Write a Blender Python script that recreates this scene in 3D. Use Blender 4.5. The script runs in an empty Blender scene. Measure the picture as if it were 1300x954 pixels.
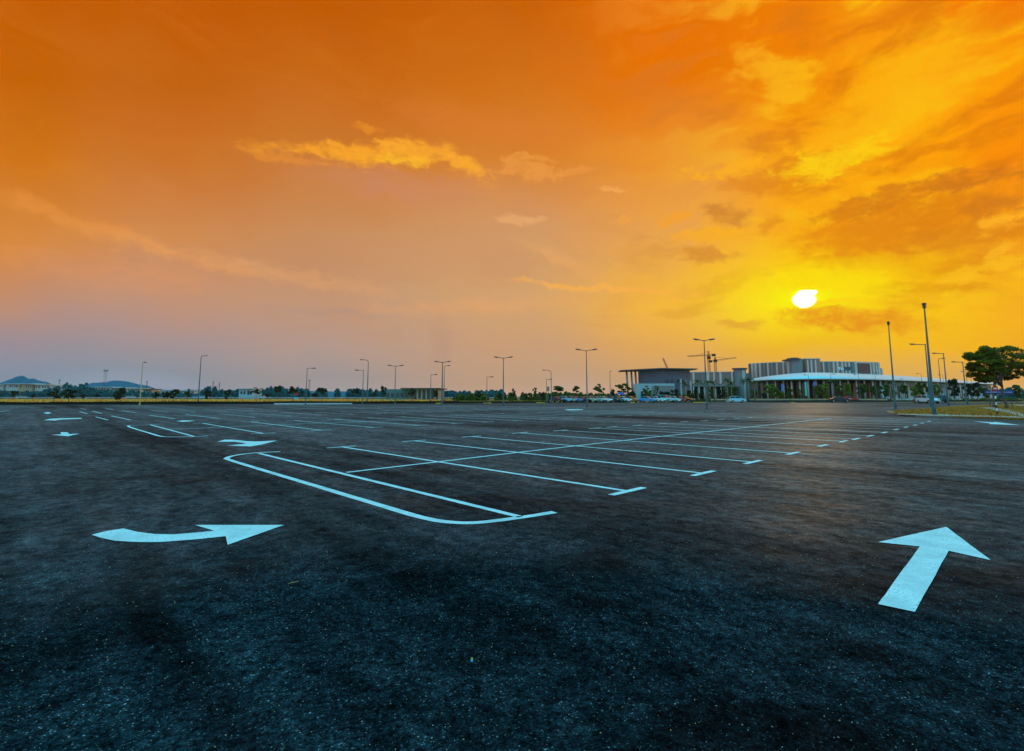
import bpy, math, random
from mathutils import Vector, Matrix, noise as mnoise
R = math.radians
PI = math.pi
rng = random.Random(7)
sc = bpy.context.scene
col = sc.collection

# ------------------------------------------------------------------ camera model
F = 640.0
TH = math.atan(71 / F)
CAMZ = 1.55
CT, ST = math.cos(TH), math.sin(TH)
cam_d = bpy.data.cameras.new('camera')
cam_d.sensor_width = 36
cam_d.lens = F / 1300 * 36
cam_d.shift_y = -45 / 1300
cam_d.clip_end = 6000
cam_d.clip_start = 0.05
cam = bpy.data.objects.new('camera', cam_d)
cam.location = (0, 0, CAMZ)
cam.rotation_euler = (PI / 2 + TH, 0, 0)
col.objects.link(cam)
sc.camera = cam

def ray(x, y):
    return Vector((x - 650, F * CT - (432 - y) * ST, F * ST + (432 - y) * CT))
def G(x, y, z=0.0):
    """ground point seen at a photo pixel"""
    d = ray(x, y)
    t = (z - CAMZ) / d.z
    return Vector((d.x * t, d.y * t, z))
def P(x, y, Y):
    d = ray(x, y)
    t = Y / d.y
    return Vector((d.x * t, Y, CAMZ + d.z * t))
def DY(y):
    return G(650, y).y
def azel(x, y):
    d = ray(x, y).normalized()
    return math.atan2(d.x, d.y), math.asin(d.z)

# ------------------------------------------------------------------ materials
def lin(c):
    return tuple(((v / 255) / 12.92 if v / 255 <= 0.04045 else ((v / 255 + 0.055) / 1.055) ** 2.4) for v in c)
class NT:
    def __init__(s, nt):
        s.nt = nt
    def n(s, t, **kw):
        o = s.nt.nodes.new(t)
        for k, v in kw.items():
            setattr(o, k, v)
        return o
    def l(s, a, b):
        s.nt.links.new(a, b)
    def put(s, sock, v):
        if hasattr(v, 'is_output') or isinstance(v, bpy.types.NodeSocket):
            s.l(v, sock)
        else:
            sock.default_value = v
    def m(s, op, a, b=None, c=None, clamp=False):
        o = s.n('ShaderNodeMath', operation=op)
        o.use_clamp = clamp
        s.put(o.inputs[0], a)
        if b is not None: s.put(o.inputs[1], b)
        if c is not None: s.put(o.inputs[2], c)
        return o.outputs[0]
    def mix(s, f, a, b, mode='MIX'):
        o = s.n('ShaderNodeMix', data_type='RGBA', blend_type=mode)
        s.put(o.inputs[0], f)
        s.put(o.inputs[6], a if not isinstance(a, tuple) else (*a[:3], 1))
        s.put(o.inputs[7], b if not isinstance(b, tuple) else (*b[:3], 1))
        return o.outputs[2]
    def ramp(s, f, stops, interp='LINEAR'):
        o = s.n('ShaderNodeValToRGB')
        o.color_ramp.interpolation = interp
        e = o.color_ramp.elements
        e[0].position = stops[0][0]; e[0].color = (*stops[0][1], 1)
        e[1].position = stops[1][0]; e[1].color = (*stops[1][1], 1)
        for p_, c_ in stops[2:]:
            q = e.new(p_); q.color = (*c_, 1)
        s.l(f, o.inputs[0])
        return o.outputs[0]
    def noise(s, vec, scale, detail=3, rough=.5, dist=0.0):
        o = s.n('ShaderNodeTexNoise')
        s.l(vec, o.inputs['Vector'])
        o.inputs['Scale'].default_value = scale
        o.inputs['Detail'].default_value = detail
        o.inputs['Roughness'].default_value = rough
        o.inputs['Distortion'].default_value = dist
        return o
    def mapping(s, vec, scale=(1, 1, 1), rot=(0, 0, 0), loc=(0, 0, 0)):
        o = s.n('ShaderNodeMapping')
        s.l(vec, o.inputs[0])
        o.inputs['Scale'].default_value = scale
        o.inputs['Rotation'].default_value = rot
        o.inputs['Location'].default_value = loc
        return o.outputs[0]
    def mrange(s, v, a, b, c=0.0, d=1.0, smooth=False):
        o = s.n('ShaderNodeMapRange')
        if smooth: o.interpolation_type = 'SMOOTHSTEP'
        s.put(o.inputs[0], v)
        o.inputs[1].default_value = a; o.inputs[2].default_value = b
        o.inputs[3].default_value = c; o.inputs[4].default_value = d
        return o.outputs[0]

def newmat(name):
    m = bpy.data.materials.new(name)
    m.use_nodes = True
    t = NT(m.node_tree)
    b = m.node_tree.nodes['Principled BSDF']
    return m, t, b
def simple(name, c, rough=.75, metal=0.0, var=.15, scale=3.0, spec=.5, coat=0):
    """one base colour with a little procedural wear"""
    m, t, b = newmat(name)
    tc = t.n('ShaderNodeTexCoord').outputs['Object']
    nz = t.noise(tc, scale, 4, .6).outputs[0]
    f = t.mrange(nz, .3, .7)
    a = tuple(v * (1 - var) for v in c); d = tuple(min(1, v * (1 + var)) for v in c)
    t.l(t.mix(f, a, d), b.inputs['Base Color'])
    b.inputs['Roughness'].default_value = rough
    b.inputs['Metallic'].default_value = metal
    b.inputs['Specular IOR Level'].default_value = spec
    if coat: b.inputs['Coat Weight'].default_value = coat
    return m
def leafmat(name, c1, c2, trans=.25):
    m, t, b = newmat(name)
    tc = t.n('ShaderNodeTexCoord').outputs['Object']
    g = t.n('ShaderNodeNewGeometry')
    f = t.m('ADD', t.m('MULTIPLY', t.noise(tc, 1.3, 2).outputs[0], .6), t.m('MULTIPLY', g.outputs['Random Per Island'], .5))
    f = t.mrange(f, .3, .85)
    cc = t.mix(f, c1, c2)
    t.l(cc, b.inputs['Base Color'])
    b.inputs['Roughness'].default_value = .65
    b.inputs['Specular IOR Level'].default_value = .25
    tr = t.n('ShaderNodeBsdfTranslucent')
    t.l(cc, tr.inputs[0])
    mx = t.n('ShaderNodeMixShader'); mx.inputs[0].default_value = trans
    t.l(b.outputs[0], mx.inputs[1]); t.l(tr.outputs[0], mx.inputs[2])
    t.l(mx.outputs[0], m.node_tree.nodes['Material Output'].inputs[0])
    return m

PSI = 0.8068                      # heading of the parking rows
BV = Vector((math.sin(PSI), math.cos(PSI), 0))
AV = Vector((-math.cos(PSI), math.sin(PSI), 0))

def asphalt():
    m, t, b = newmat('asphalt')
    tc = t.n('ShaderNodeTexCoord').outputs['Object']
    # paver lanes run along the bay lines: streaky noise rotated with them
    ang = math.atan2(AV.y, AV.x)
    al = t.mapping(tc, rot=(0, 0, -ang))
    st = t.noise(t.mapping(al, scale=(.035, .5, 1)), 1.0, 4, .6).outputs[0]
    st2 = t.noise(t.mapping(al, scale=(.012, .11, 1), loc=(3, 9, 0)), 1.0, 3, .55).outputs[0]
    st3 = t.noise(t.mapping(al, scale=(.06, 2.2, 1), loc=(13, 2, 0)), 1.0, 3, .6).outputs[0]
    big = t.noise(tc, .16, 4, .6).outputs[0]
    med = t.noise(tc, 1.6, 5, .65).outputs[0]
    patch = t.mrange(t.noise(t.mapping(tc, loc=(31, 4, 0)), .55, 4, .6, .6).outputs[0], .5, .66, 0, 1, True)
    grain = t.noise(tc, 55, 4, .75).outputs[0]
    v = t.n('ShaderNodeTexVoronoi'); t.l(tc, v.inputs['Vector']); v.inputs['Scale'].default_value = 150
    vc = t.n('ShaderNodeSeparateColor'); t.l(v.outputs['Color'], vc.inputs[0])
    chip = t.mrange(vc.outputs[0], .935, .995)  # pale aggregate bits, their sparkle painted in as lighter specks
    hole = t.mrange(vc.outputs[1], .62, .9)
    f = t.m('ADD', t.m('MULTIPLY', st, 1.0), t.m('MULTIPLY', st2, 1.1))
    f = t.m('ADD', f, t.m('MULTIPLY', st3, .35))
    f = t.m('ADD', f, t.m('MULTIPLY', big, .7))
    f = t.m('ADD', f, t.m('MULTIPLY', med, .35))
    f = t.mrange(f, 1.44, 2.04, .3, 1.7)
    base = t.mix(chip, (.0095, .0225, .029), (.15, .17, .19))
    base = t.mix(t.m('MULTIPLY', hole, .7), base, (.006, .007, .009))
    gr = t.mrange(grain, .36, .66, .12, 2.0)
    pock = t.mrange(t.noise(t.mapping(tc, loc=(5, 5, 0)), 19, 3, .7).outputs[0], .36, .60, .28, 1.35)
    pock2 = t.mrange(t.noise(t.mapping(tc, loc=(9, 1, 0)), 6, 4, .75).outputs[0], .36, .62, .5, 1.3)
    pock3 = t.mrange(t.noise(t.mapping(al, scale=(.6, 1.6, 1), loc=(9, 1, 0)), 1.5, 5, .75).outputs[0], .36, .62, .62, 1.3)
    fac = t.m('MULTIPLY', t.m('MULTIPLY', t.m('MULTIPLY', t.m('MULTIPLY', f, gr), pock), pock2), pock3)
    fac = t.m('MULTIPLY', fac, t.mrange(patch, 0, 1, 1, .45))
    # tar seam / crack lines between paver lanes
    sep = t.n('ShaderNodeSeparateXYZ'); 
    wob = t.noise(t.mapping(al, scale=(.12, .12, 1)), 1.0, 2).outputs[0]
    t.l(al, sep.inputs[0])
    yy = t.m('ADD', sep.outputs[1], t.m('MULTIPLY', wob, 1.6))
    md = t.m('ABSOLUTE', t.m('SUBTRACT', t.m('PINGPONG', yy, 2.9), .02))
    seam = t.m('MULTIPLY', t.mrange(md, .01, .2, 1, 0, True), t.mrange(st2, .38, .52))
    fac = t.m('MULTIPLY', fac, t.mrange(seam, 0, 1, 1, .3))
    # skid marks
    ls = t.mapping(tc, rot=(0, 0, -.15))
    sk = t.noise(t.mapping(ls, scale=(.02, .9, 1), loc=(7, 3, 0)), 1.0, 2, .5).outputs[0]
    skm = t.m('MULTIPLY', t.mrange(sk, .62, .68, 0, 1, True), .5)
    fac = t.m('MULTIPLY', fac, t.mrange(skm, 0, 1, 1, .4))
    vs = t.n('ShaderNodeVectorMath', operation='SCALE')
    t.l(base, vs.inputs[0]); t.l(fac, vs.inputs['Scale'])
    t.l(vs.outputs[0], b.inputs['Base Color'])
    b.inputs['Roughness'].default_value = .9
    b.inputs['Specular IOR Level'].default_value = .0
    gl = t.n('ShaderNodeBsdfGlossy')
    t.l(t.mrange(t.m('ADD', st2, med), .75, 1.3, .45, .66), gl.inputs['Roughness'])
    lw = t.n('ShaderNodeLayerWeight'); lw.inputs[0].default_value = .5
    gf = t.m('MULTIPLY', t.m('MULTIPLY', t.mrange(lw.outputs['Facing'], .68, 1.0, .004, .135), t.mrange(f, .3, 1.6, .4, 1.5)), t.m('MULTIPLY', pock3, pock2))
    mx = t.n('ShaderNodeMixShader'); t.l(gf, mx.inputs[0]); t.l(b.outputs[0], mx.inputs[1]); t.l(gl.outputs[0], mx.inputs[2])
    t.l(mx.outputs[0], m.node_tree.nodes['Material Output'].inputs[0])
    bp = t.n('ShaderNodeBump'); bp.inputs['Strength'].default_value = .6; bp.inputs['Distance'].default_value = .006
    hh = grain
    t.l(hh, bp.inputs['Height']); t.l(bp.outputs[0], b.inputs['Normal']); t.l(bp.outputs[0], gl.inputs['Normal'])
    return m
def paint():
    m, t, b = newmat('road paint')
    tc = t.n('ShaderNodeTexCoord').outputs['Object']
    n1 = t.noise(tc, 3.0, 5, .65).outputs[0]
    n2 = t.noise(tc, 42, 4, .7).outputs[0]
    chipm = t.mrange(t.m('ADD', n2, t.m('MULTIPLY', n1, .35)), .80, .86)
    c = t.mix(t.mrange(n1, .35, .65), (.50, .55, .56), (.72, .76, .76))
    c = t.mix(t.mrange(n2, .5, .68, 0, .45), c, (.25, .27, .28))
    c = t.mix(chipm, c, (.10, .10, .10))
    t.l(c, b.inputs['Base Color'])
    b.inputs['Roughness'].default_value = .8
    b.inputs['Specular IOR Level'].default_value = .08
    bp = t.n('ShaderNodeBump'); bp.inputs['Strength'].default_value = .5; bp.inputs['Distance'].default_value = .005
    t.l(n2, bp.inputs['Height']); t.l(bp.outputs[0], b.inputs['Normal'])
    return m
def grassmat(name, c1, c2, c3):
    m, t, b = newmat(name)
    tc = t.n('ShaderNodeTexCoord').outputs['Object']
    n1 = t.noise(t.mapping(tc, scale=(1, 1, 1)), .12, 5, .65).outputs[0]
    n2 = t.noise(tc, 2.5, 4, .7).outputs[0]
    c = t.mix(t.mrange(n1, .35, .65), c1, c2)
    c = t.mix(t.mrange(n2, .45, .7), c, c3)
    t.l(c, b.inputs['Base Color'])
    b.inputs['Roughness'].default_value = .9
    b.inputs['Specular IOR Level'].default_value = .1
    return m

M = {}
M['asphalt'] = asphalt()
M['paint'] = paint()
M['yellow'] = simple('yellow kerb paint', (.75, .45, .01), .6)
M['kerb'] = simple('kerb concrete', (.24, .18, .15), .85)
M['kerbdark'] = simple('weathered brown kerb', (.10, .07, .045), .9)
M['kerbwhite'] = simple('white painted kerb', (.7, .7, .66), .7)
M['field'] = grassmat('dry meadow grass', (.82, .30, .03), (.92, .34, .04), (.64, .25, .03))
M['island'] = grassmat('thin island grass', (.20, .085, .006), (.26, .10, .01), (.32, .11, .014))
M['terrain'] = grassmat('scrub ground', (.05, .06, .03), (.10, .09, .04), (.04, .05, .025))
M['hill'] = grassmat('haze tinted wooded hill', (.0, .10, .17), (.0, .12, .19), (.0, .08, .14))  # blue of distant haze put into the hill's own colour
M['road'] = simple('far road asphalt', (.12, .12, .12), .8)
M['rail'] = simple('rail metal', (.45, .47, .47), .5, .3)
M['pole'] = simple('galvanised steel', (.065, .07, .075), .5, .3)
M['pole_tan'] = simple('tan painted steel', (.50, .30, .10), .6)
M['lamp'] = simple('lamp housing', (.05, .05, .055), .5)
M['glasslens'] = simple('lamp lens', (.25, .25, .24), .2)
M['bark'] = simple('tree bark', (.13, .10, .08), .9, var=.3, scale=6)
M['palmbark'] = simple('palm bark', (.22, .20, .17), .9, var=.3, scale=5)
M['leaf_big'] = leafmat('broad leaves', (.05, .07, .004), (.36, .29, .01), .45)
M['leaf_mid'] = leafmat('young leaves', (.045, .075, .008), (.15, .19, .02), .35)
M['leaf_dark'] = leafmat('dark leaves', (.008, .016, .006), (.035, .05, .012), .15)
M['leaf_light'] = leafmat('light leaves', (.12, .17, .012), (.26, .30, .03), .35)
M['leaf_palm'] = leafmat('palm fronds', (.03, .05, .008), (.13, .14, .02), .3)
M['leaf_hazetint'] = leafmat('haze tinted far foliage', (.004, .11, .13), (.015, .22, .24), .1)  # teal fading of distance painted into the leaf colour
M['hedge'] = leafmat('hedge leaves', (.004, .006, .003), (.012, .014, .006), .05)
M['wall_grey'] = simple('grey cladding', (.27, .23, .24), .6)
M['wall_dark'] = simple('dark cladding', (.07, .08, .10), .6)
M['blueclad'] = simple('blue grey cladding', (.14, .16, .22), .5)
M['wall_mauve'] = simple('brown cladding', (.42, .19, .15), .7)
M['fin'] = simple('pale fins', (.78, .54, .47), .6)
M['maroon'] = simple('maroon panel', (.20, .06, .045), .7)
M['roofslab'] = simple('roof slab', (.12, .08, .07), .6)
M['podium'] = simple('pale podium panels', (.42, .50, .54), .5)
M['canopy'] = simple('white metal canopy', (.62, .66, .68), .35, .15, var=.06)
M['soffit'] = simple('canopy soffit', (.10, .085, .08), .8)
M['inner'] = simple('dark red brown lobby wall', (.10, .06, .05), .8)  # dark red-brown interior colour
M['column'] = simple('white column', (.60, .50, .46), .6)
M['glass'] = simple('window glass', (.03, .05, .07), .12, 0, .3, 1, .8)
M['white'] = simple('white render', (.58, .57, .54), .7)
M['cream'] = simple('cream render', (.55, .38, .24), .7)
M['roof_red'] = simple('roof tiles', (.2, .10, .07), .8)
M['tealwall'] = simple('pale blue wall', (.45, .62, .68), .6)
M['crane'] = simple('crane red paint', (.13, .03, .02), .6)
M['signred'] = simple('sign red', (.6, .02, .02), .5, var=.05)
M['signblue'] = simple('sign blue', (.01, .05, .30), .5, var=.05)
M['signwhite'] = simple('sign white', (.8, .8, .8), .5, var=.03)
M['black'] = simple('black paint', (.015, .015, .015), .5)
M['rubber'] = simple('rubber', (.012, .012, .012), .8)
M['rim'] = simple('wheel rim', (.4, .4, .4), .3, .7)
M['headlight'] = simple('headlight', (.7, .72, .75), .1)
M['taillight'] = simple('tail light', (.35, .01, .01), .2)
M['carglass'] = simple('car glass', (.012, .016, .02), .15, 0, .1, 1, .5)
M['path'] = simple('concrete path', (.34, .23, .18), .85)
M['grit'] = simple('grit', (.30, .26, .2), .6, var=.5, scale=60)
M['straw'] = simple('dry leaf', (.45, .25, .08), .7)

# ------------------------------------------------------------------ mesh helpers
class MB:
    def __init__(s):
        s.v = []; s.f = []; s.mi = []; s.cur = 0
    def add(s, vs, fs):
        o = len(s.v)
        s.v += [tuple(p) for p in vs]
        for f in fs:
            s.f.append(tuple(i + o for i in f)); s.mi.append(s.cur)
    def box(s, c, d, rz=0.0, rot=None):
        hx, hy, hz = d[0] / 2, d[1] / 2, d[2] / 2
        m = rot if rot else Matrix.Rotation(rz, 3, 'Z')
        c = Vector(c)
        vs = [c + m @ Vector((sx * hx, sy * hy, sz * hz)) for sz in (-1, 1) for sy in (-1, 1) for sx in (-1, 1)]
        s.add(vs, [(0, 2, 3, 1), (4, 5, 7, 6), (0, 1, 5, 4), (2, 6, 7, 3), (0, 4, 6, 2), (1, 3, 7, 5)])
    def tube(s, pts, rads, n=8, cap=True):
        pts = [Vector(p) for p in pts]
        o = len(s.v); k = len(pts)
        prev = None
        for i, p in enumerate(pts):
            d = (pts[min(i + 1, k - 1)] - pts[max(i - 1, 0)]).normalized()
            if prev is None:
                a = Vector((1, 0, 0)) if abs(d.x) < .8 else Vector((0, 1, 0))
                u = d.cross(a).normalized()
            else:
                u = (prev - d * prev.dot(d)).normalized()
            prev = u
            w = d.cross(u)
            r = rads[i] if isinstance(rads, (list, tuple)) else rads
            for j in range(n):
                t = 2 * PI * j / n
                s.v.append(tuple(p + (u * math.cos(t) + w * math.sin(t)) * r))
        for i in range(k - 1):
            for j in range(n):
                a = o + i * n + j; b = o + i * n + (j + 1) % n
                s.f.append((a, b, b + n, a + n)); s.mi.append(s.cur)
        if cap:
            s.f.append(tuple(o + j for j in range(n))[::-1]); s.mi.append(s.cur)
            s.f.append(tuple(o + (k - 1) * n + j for j in range(n))); s.mi.append(s.cur)
    def prism(s, poly, z0, z1):
        n = len(poly)
        vs = [(p[0], p[1], z0) for p in poly] + [(p[0], p[1], z1) for p in poly]
        fs = [tuple(range(n))[::-1], tuple(range(n, 2 * n))] + [(i, (i + 1) % n, n + (i + 1) % n, n + i) for i in range(n)]
        s.add(vs, fs)
    def wallstrip(s, pts, z0, z1, th=.3):
        """thick wall following a plan polyline (thickness goes away from the camera, +Y)"""
        for a, b in zip(pts[:-1], pts[1:]):
            a = Vector((a[0], a[1], 0)); b = Vector((b[0], b[1], 0))
            d = b - a; L = d.length; d.normalize(); nrm = Vector((-d.y, d.x, 0))
            if nrm.y < 0: nrm = -nrm
            s.box(((a + b) / 2 + nrm * th / 2) + Vector((0, 0, (z0 + z1) / 2)), (L, th, z1 - z0), math.atan2(d.y, d.x))
    def build(s, name, mats, parent=None, smooth=False, bevel=0):
        me = bpy.data.meshes.new(name)
        me.from_pydata(s.v, [], s.f)
        if not isinstance(mats, (list, tuple)): mats = [mats]
        for m in mats: me.materials.append(m)
        me.polygons.foreach_set('material_index', s.mi)
        if smooth: me.polygons.foreach_set('use_smooth', [True] * len(s.f))
        me.update()
        o = bpy.data.objects.new(name, me)
        col.objects.link(o)
        if bevel:
            md = o.modifiers.new('bevel', 'BEVEL'); md.width = bevel; md.segments = 2; md.limit_method = 'ANGLE'
        if parent is not None:
            o.parent = parent
        return o
def tag(o, label=None, cat=None, group=None, kind=None):
    if label: o['label'] = label
    if cat: o['category'] = cat
    if group: o['group'] = group
    if kind: o['kind'] = kind
    return o
def thing(name, label, cat, loc=(0, 0, 0), rz=0, group=None):
    o = bpy.data.objects.new(name, None)
    col.objects.link(o)
    o.location = loc; o.rotation_euler = (0, 0, rz)
    o.empty_display_size = .2
    return tag(o, label, cat, group)
def struct(o): return tag(o, kind='structure')
def copy_tree(o, parent=None):
    c = o.copy(); col.objects.link(c)
    if parent is not None: c.parent = parent
    for ch in KIDS.get(o.name, list(o.children)):
        copy_tree(ch, c)
    return c
KIDS = {}

# ------------------------------------------------------------------ ground
def sheet(name, poly, z, mat, kind='structure', parent=None):
    m = MB(); m.add([(p[0], p[1], z) for p in poly], [tuple(range(len(poly)))])
    o = m.build(name, mat, parent)
    if parent is None: tag(o, kind=kind)
    return o
S = 1300
sheet('terrain', [(-S, -S), (S, -S), (S, S), (-S, S)], -.30, M['terrain'])
# back edge of the parking lot
edge_px = [(-260, 516.6), (0, 514.8), (200, 514.2), (345, 513.7), (448, 513.4), (560, 513.0), (700, 511.9), (820, 511.7), (960, 511.6), (1110, 511.9), (1170, 512.3), (1300, 512.3), (1500, 512.3)]
edge = [G(*p) for p in edge_px]
lotpoly = [(e.x, e.y) for e in edge] + [(edge[-1].x, -60), (edge[0].x, -60)]
lot = sheet('parking_lot', lotpoly[::-1], 0.0, M['asphalt'])
# meadow beyond the hedge
fx = [(-420, 511.5), (0, 507.2), (300, 507.0), (560, 507.2)]
fld = [(edge[0].x - 60, edge[0].y + .2)] + [(e.x, e.y + .2) for e in edge[:6]] + [(G(560, 507.2).x, 240), (G(0, 507).x - 60, 250)]
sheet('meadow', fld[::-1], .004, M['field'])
mf = MB(); mf.wallstrip([(-260, 262), (120, 262)], -.28, .05, 22); struct(mf.build('road', M['road']))
# forecourt behind the kerb in the middle and on the right
fc = [(e.x, e.y + .2) for e in edge[5:]] + [(260, 260), (G(560, 507.2).x, 260)]
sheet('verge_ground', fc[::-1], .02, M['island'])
sheet('access_road', [(20, 126), (120, 124), (230, 140), (230, 148), (120, 133), (20, 134)], .03, M['road'])

# kerb round the back edge of the lot, painted in places
kroot = thing('kerb', 'low concrete kerb along the far edge of the parking lot with white and yellow painted lengths', 'kerb')
def kerbpart(name, x0, x1, mat, zt=.12, yo=0):
    pts = []
    xs = sorted([x0, x1] + [p[0] for p in edge_px if x0 < p[0] < x1])
    for x in xs:
        for (xa, ya), (xb, yb) in zip(edge_px[:-1], edge_px[1:]):
            if xa <= x <= xb:
                pts.append(G(x, ya + (yb - ya) * (x - xa) / (xb - xa))); break
    m = MB(); m.wallstrip([(p.x, p.y + yo) for p in pts], -.02, zt, .18)
    return m.build(name, mat, kroot)
kerbpart('kerb_stone', -260, 347, M['kerbdark'])
tag(kerbpart('kerb_stone', 348, 447, M['kerbwhite'], .22), 'white painted kerb length')
kerbpart('kerb_stone', 448, 553, M['kerbdark'])
segs = [(553, 562), (614, 624), (681, 692), (800, 806), (880, 897), (1004, 1010)]
prev = 553
for a, b in segs:
    if a > prev: kerbpart('kerb_stone', prev, a, M['kerbdark'])
    tag(kerbpart('kerb_stone', a, b, M['yellow'], .2), 'yellow painted kerb length')
    prev = b
kerbpart('kerb_stone', prev, 1500, M['kerbdark'])

# ------------------------------------------------------------------ paint on the asphalt
rj = random.Random(99)
def strip(m, pts, w, z=.004):
    """a painted band of width w through ground points (mitred), with slightly uneven edges"""
    src = [Vector((p[0], p[1])) for p in pts]
    pts = [src[0]]
    for a, b in zip(src[:-1], src[1:]):
        n = max(1, int((b - a).length / (.12 if a.y < 14 else .8)))
        pts += [a.lerp(b, (k + 1) / n) for k in range(n)]
    jt = w * .03
    L, Rr = [], []
    for i, p in enumerate(pts):
        a = pts[max(i - 1, 0)]; b = pts[min(i + 1, len(pts) - 1)]
        d = (b - a).normalized(); n = Vector((-d.y, d.x))
        L.append(p + n * (w / 2 + rj.uniform(-jt, jt))); Rr.append(p - n * (w / 2 + rj.uniform(-jt, jt)))
    vs = [(q.x, q.y, z) for q in L] + [(q.x, q.y, z) for q in Rr]
    k = len(pts)
    m.add(vs, [(i, k + i, k + i + 1, i + 1) for i in range(k - 1)])
def smoothpts(px, n=6):
    """Catmull-Rom through pixel points, mapped to the ground"""
    out = []
    q = [px[0]] + px + [px[-1]]
    for i in range(1, len(q) - 2):
        for k in range(n):
            t = k / n
            c = []
            for a in (0, 1):
                p0, p1, p2, p3 = q[i - 1][a], q[i][a], q[i + 1][a], q[i + 2][a]
                c.append(.5 * (2 * p1 + (p2 - p0) * t + (2 * p0 - 5 * p1 + 4 * p2 - p3) * t * t + (3 * p1 - p0 - 3 * p2 + p3) * t ** 3))
            out.append(G(*c))
    out.append(G(*px[-1]))
    return out
W = .112
m = MB(); strip(m, smoothpts([(355.8, 573.8), (323, 575.4), (300, 578.3), (288.5, 582), (300, 587), (404, 618.3), (496, 646), (535, 657.3), (569, 663.3), (608, 663.8), (665, 656.8), (704, 650.6)]), W * 1.15)
tag(m.build('bay_line', M['paint'], lot), 'long rounded outline closing the near end of the bays')
Rp = [(661, 656.8), (797.5, 624), (893, 601.2), (956, 587), (1007, 575.8), (1045, 566), (1071, 560.7), (1087, 557.6), (1105, 553.6), (1123, 549.4), (1138, 545.6), (1150.5, 542.6), (1162, 540), (1171, 537.5), (1179.5, 535.3)]
Lp = [(329, 576), (434, 567.7), (526, 560), (599, 554.6), (660, 549.9), (712, 546.8), (755, 544), (777, 542.4), (809, 540.3), (841, 537.9), (868, 535.8), (894, 534.3), (915, 532.8), (935, 531.5), (952, 530.3)]
def bayline(a, b, tr=True, tl=True, w=W, tw=.95):
    m = MB()
    strip(m, [a, b], w, .004)
    h = BV * tw / 2
    if tr: strip(m, [a - h, a + h], w * 1.15, .0055)
    if tl: strip(m, [b - h, b + h], w * 1.15, .0055)
    m.build('bay_line', M['paint'], lot)
for i, (r_, l_) in enumerate(zip(Rp, Lp)):
    bayline(G(*r_), G(*l_), i > 0, i > 0)
m = MB(); strip(m, [G(440, 600.3), G(559, 586.5), G(660, 574.6), G(815, 557), G(930, 544.8), G(1055, 531.5)], W, .0065)
tag(m.build('bay_line', M['paint'], lot), 'long centre line crossing all the bay lines')
# second row
m = MB(); strip(m, smoothpts([(202, 539.3), (176, 540), (163, 541.6), (190, 550.2), (203, 554), (215, 555), (240, 554.9), (264, 553.6)]), W * 1.1)
m.build('bay_line', M['paint'], lot)
row2 = [((247, 554.6), (191, 539.6)), ((334.5, 550.6), (257, 537.6)), ((408, 546.6), (318.5, 535.8)), ((475, 542.9), (374, 534.3)), ((533, 540.3), (424, 532.4)), ((581, 537.8), (466, 530.7)), ((620, 536), (509, 529.6))]
for i, (r_, l_) in enumerate(row2): bayline(G(*r_), G(*l_), i > 0, i > 0)
m = MB(); strip(m, [G(216.5, 545.6), G(310, 541.4), G(405, 537.6), G(480, 535), G(560, 532.4)], W, .0065); m.build('bay_line', M['paint'], lot)
def extend(a, b, i0, i1, every=1):
    for i in range(i0, i1, every): bayline(a + BV * 2.5 * (i - i0 + 1), b + BV * 2.5 * (i - i0 + 1))
extend(G(620, 536), G(509, 529.6), 0, 13)
row3 = [((137, 533.5), (121.6, 529.5)), ((166, 533.5), (141.5, 528.4)), ((222.6, 532), (189.4, 527.4)), ((278, 531.5), (235, 526.5)), ((324.6, 530), (279, 525.7)), ((370, 528.4), (318.5, 524.6)), ((408, 527.2), (358, 523.7)), ((450, 526.4), (401, 523.4))]
for i, (r_, l_) in enumerate(row3): bayline(G(*r_), G(*l_), i > 1, False)
extend(G(450, 526.4), G(401, 523.4), 0, 16)
row4 = [((110.8, 525.5), (101, 522.8)), ((129, 525.3), (117, 522.2)), ((173.4, 524.4), (153.7, 521.6)), ((214, 523.5), (192, 521.4)), ((248, 522.8), (226, 520.6)), ((288, 522.4), (257, 520.2))]
for r_, l_ in row4: bayline(G(*r_), G(*l_), False, False)
extend(G(288, 522.4), G(257, 520.2), 0, 14)
for r_, l_ in [((109.5, 520.2), (102, 519.2)), ((144, 520.4), (134, 519)), ((14, 525.4), (0, 526)), ((12, 521.6), (-4, 523.2)), ((1032, 528.3), (998, 528.2)), ((760, 526), (700, 527)), ((830, 523.5), (760, 525.2)), ((1010, 520.7), (994, 520.8)), ((930, 525.1), (912, 525.4))]:
    m = MB(); strip(m, [G(*r_), G(*l_)], .14, .0045); m.build('bay_line', M['paint'], lot)

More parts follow.
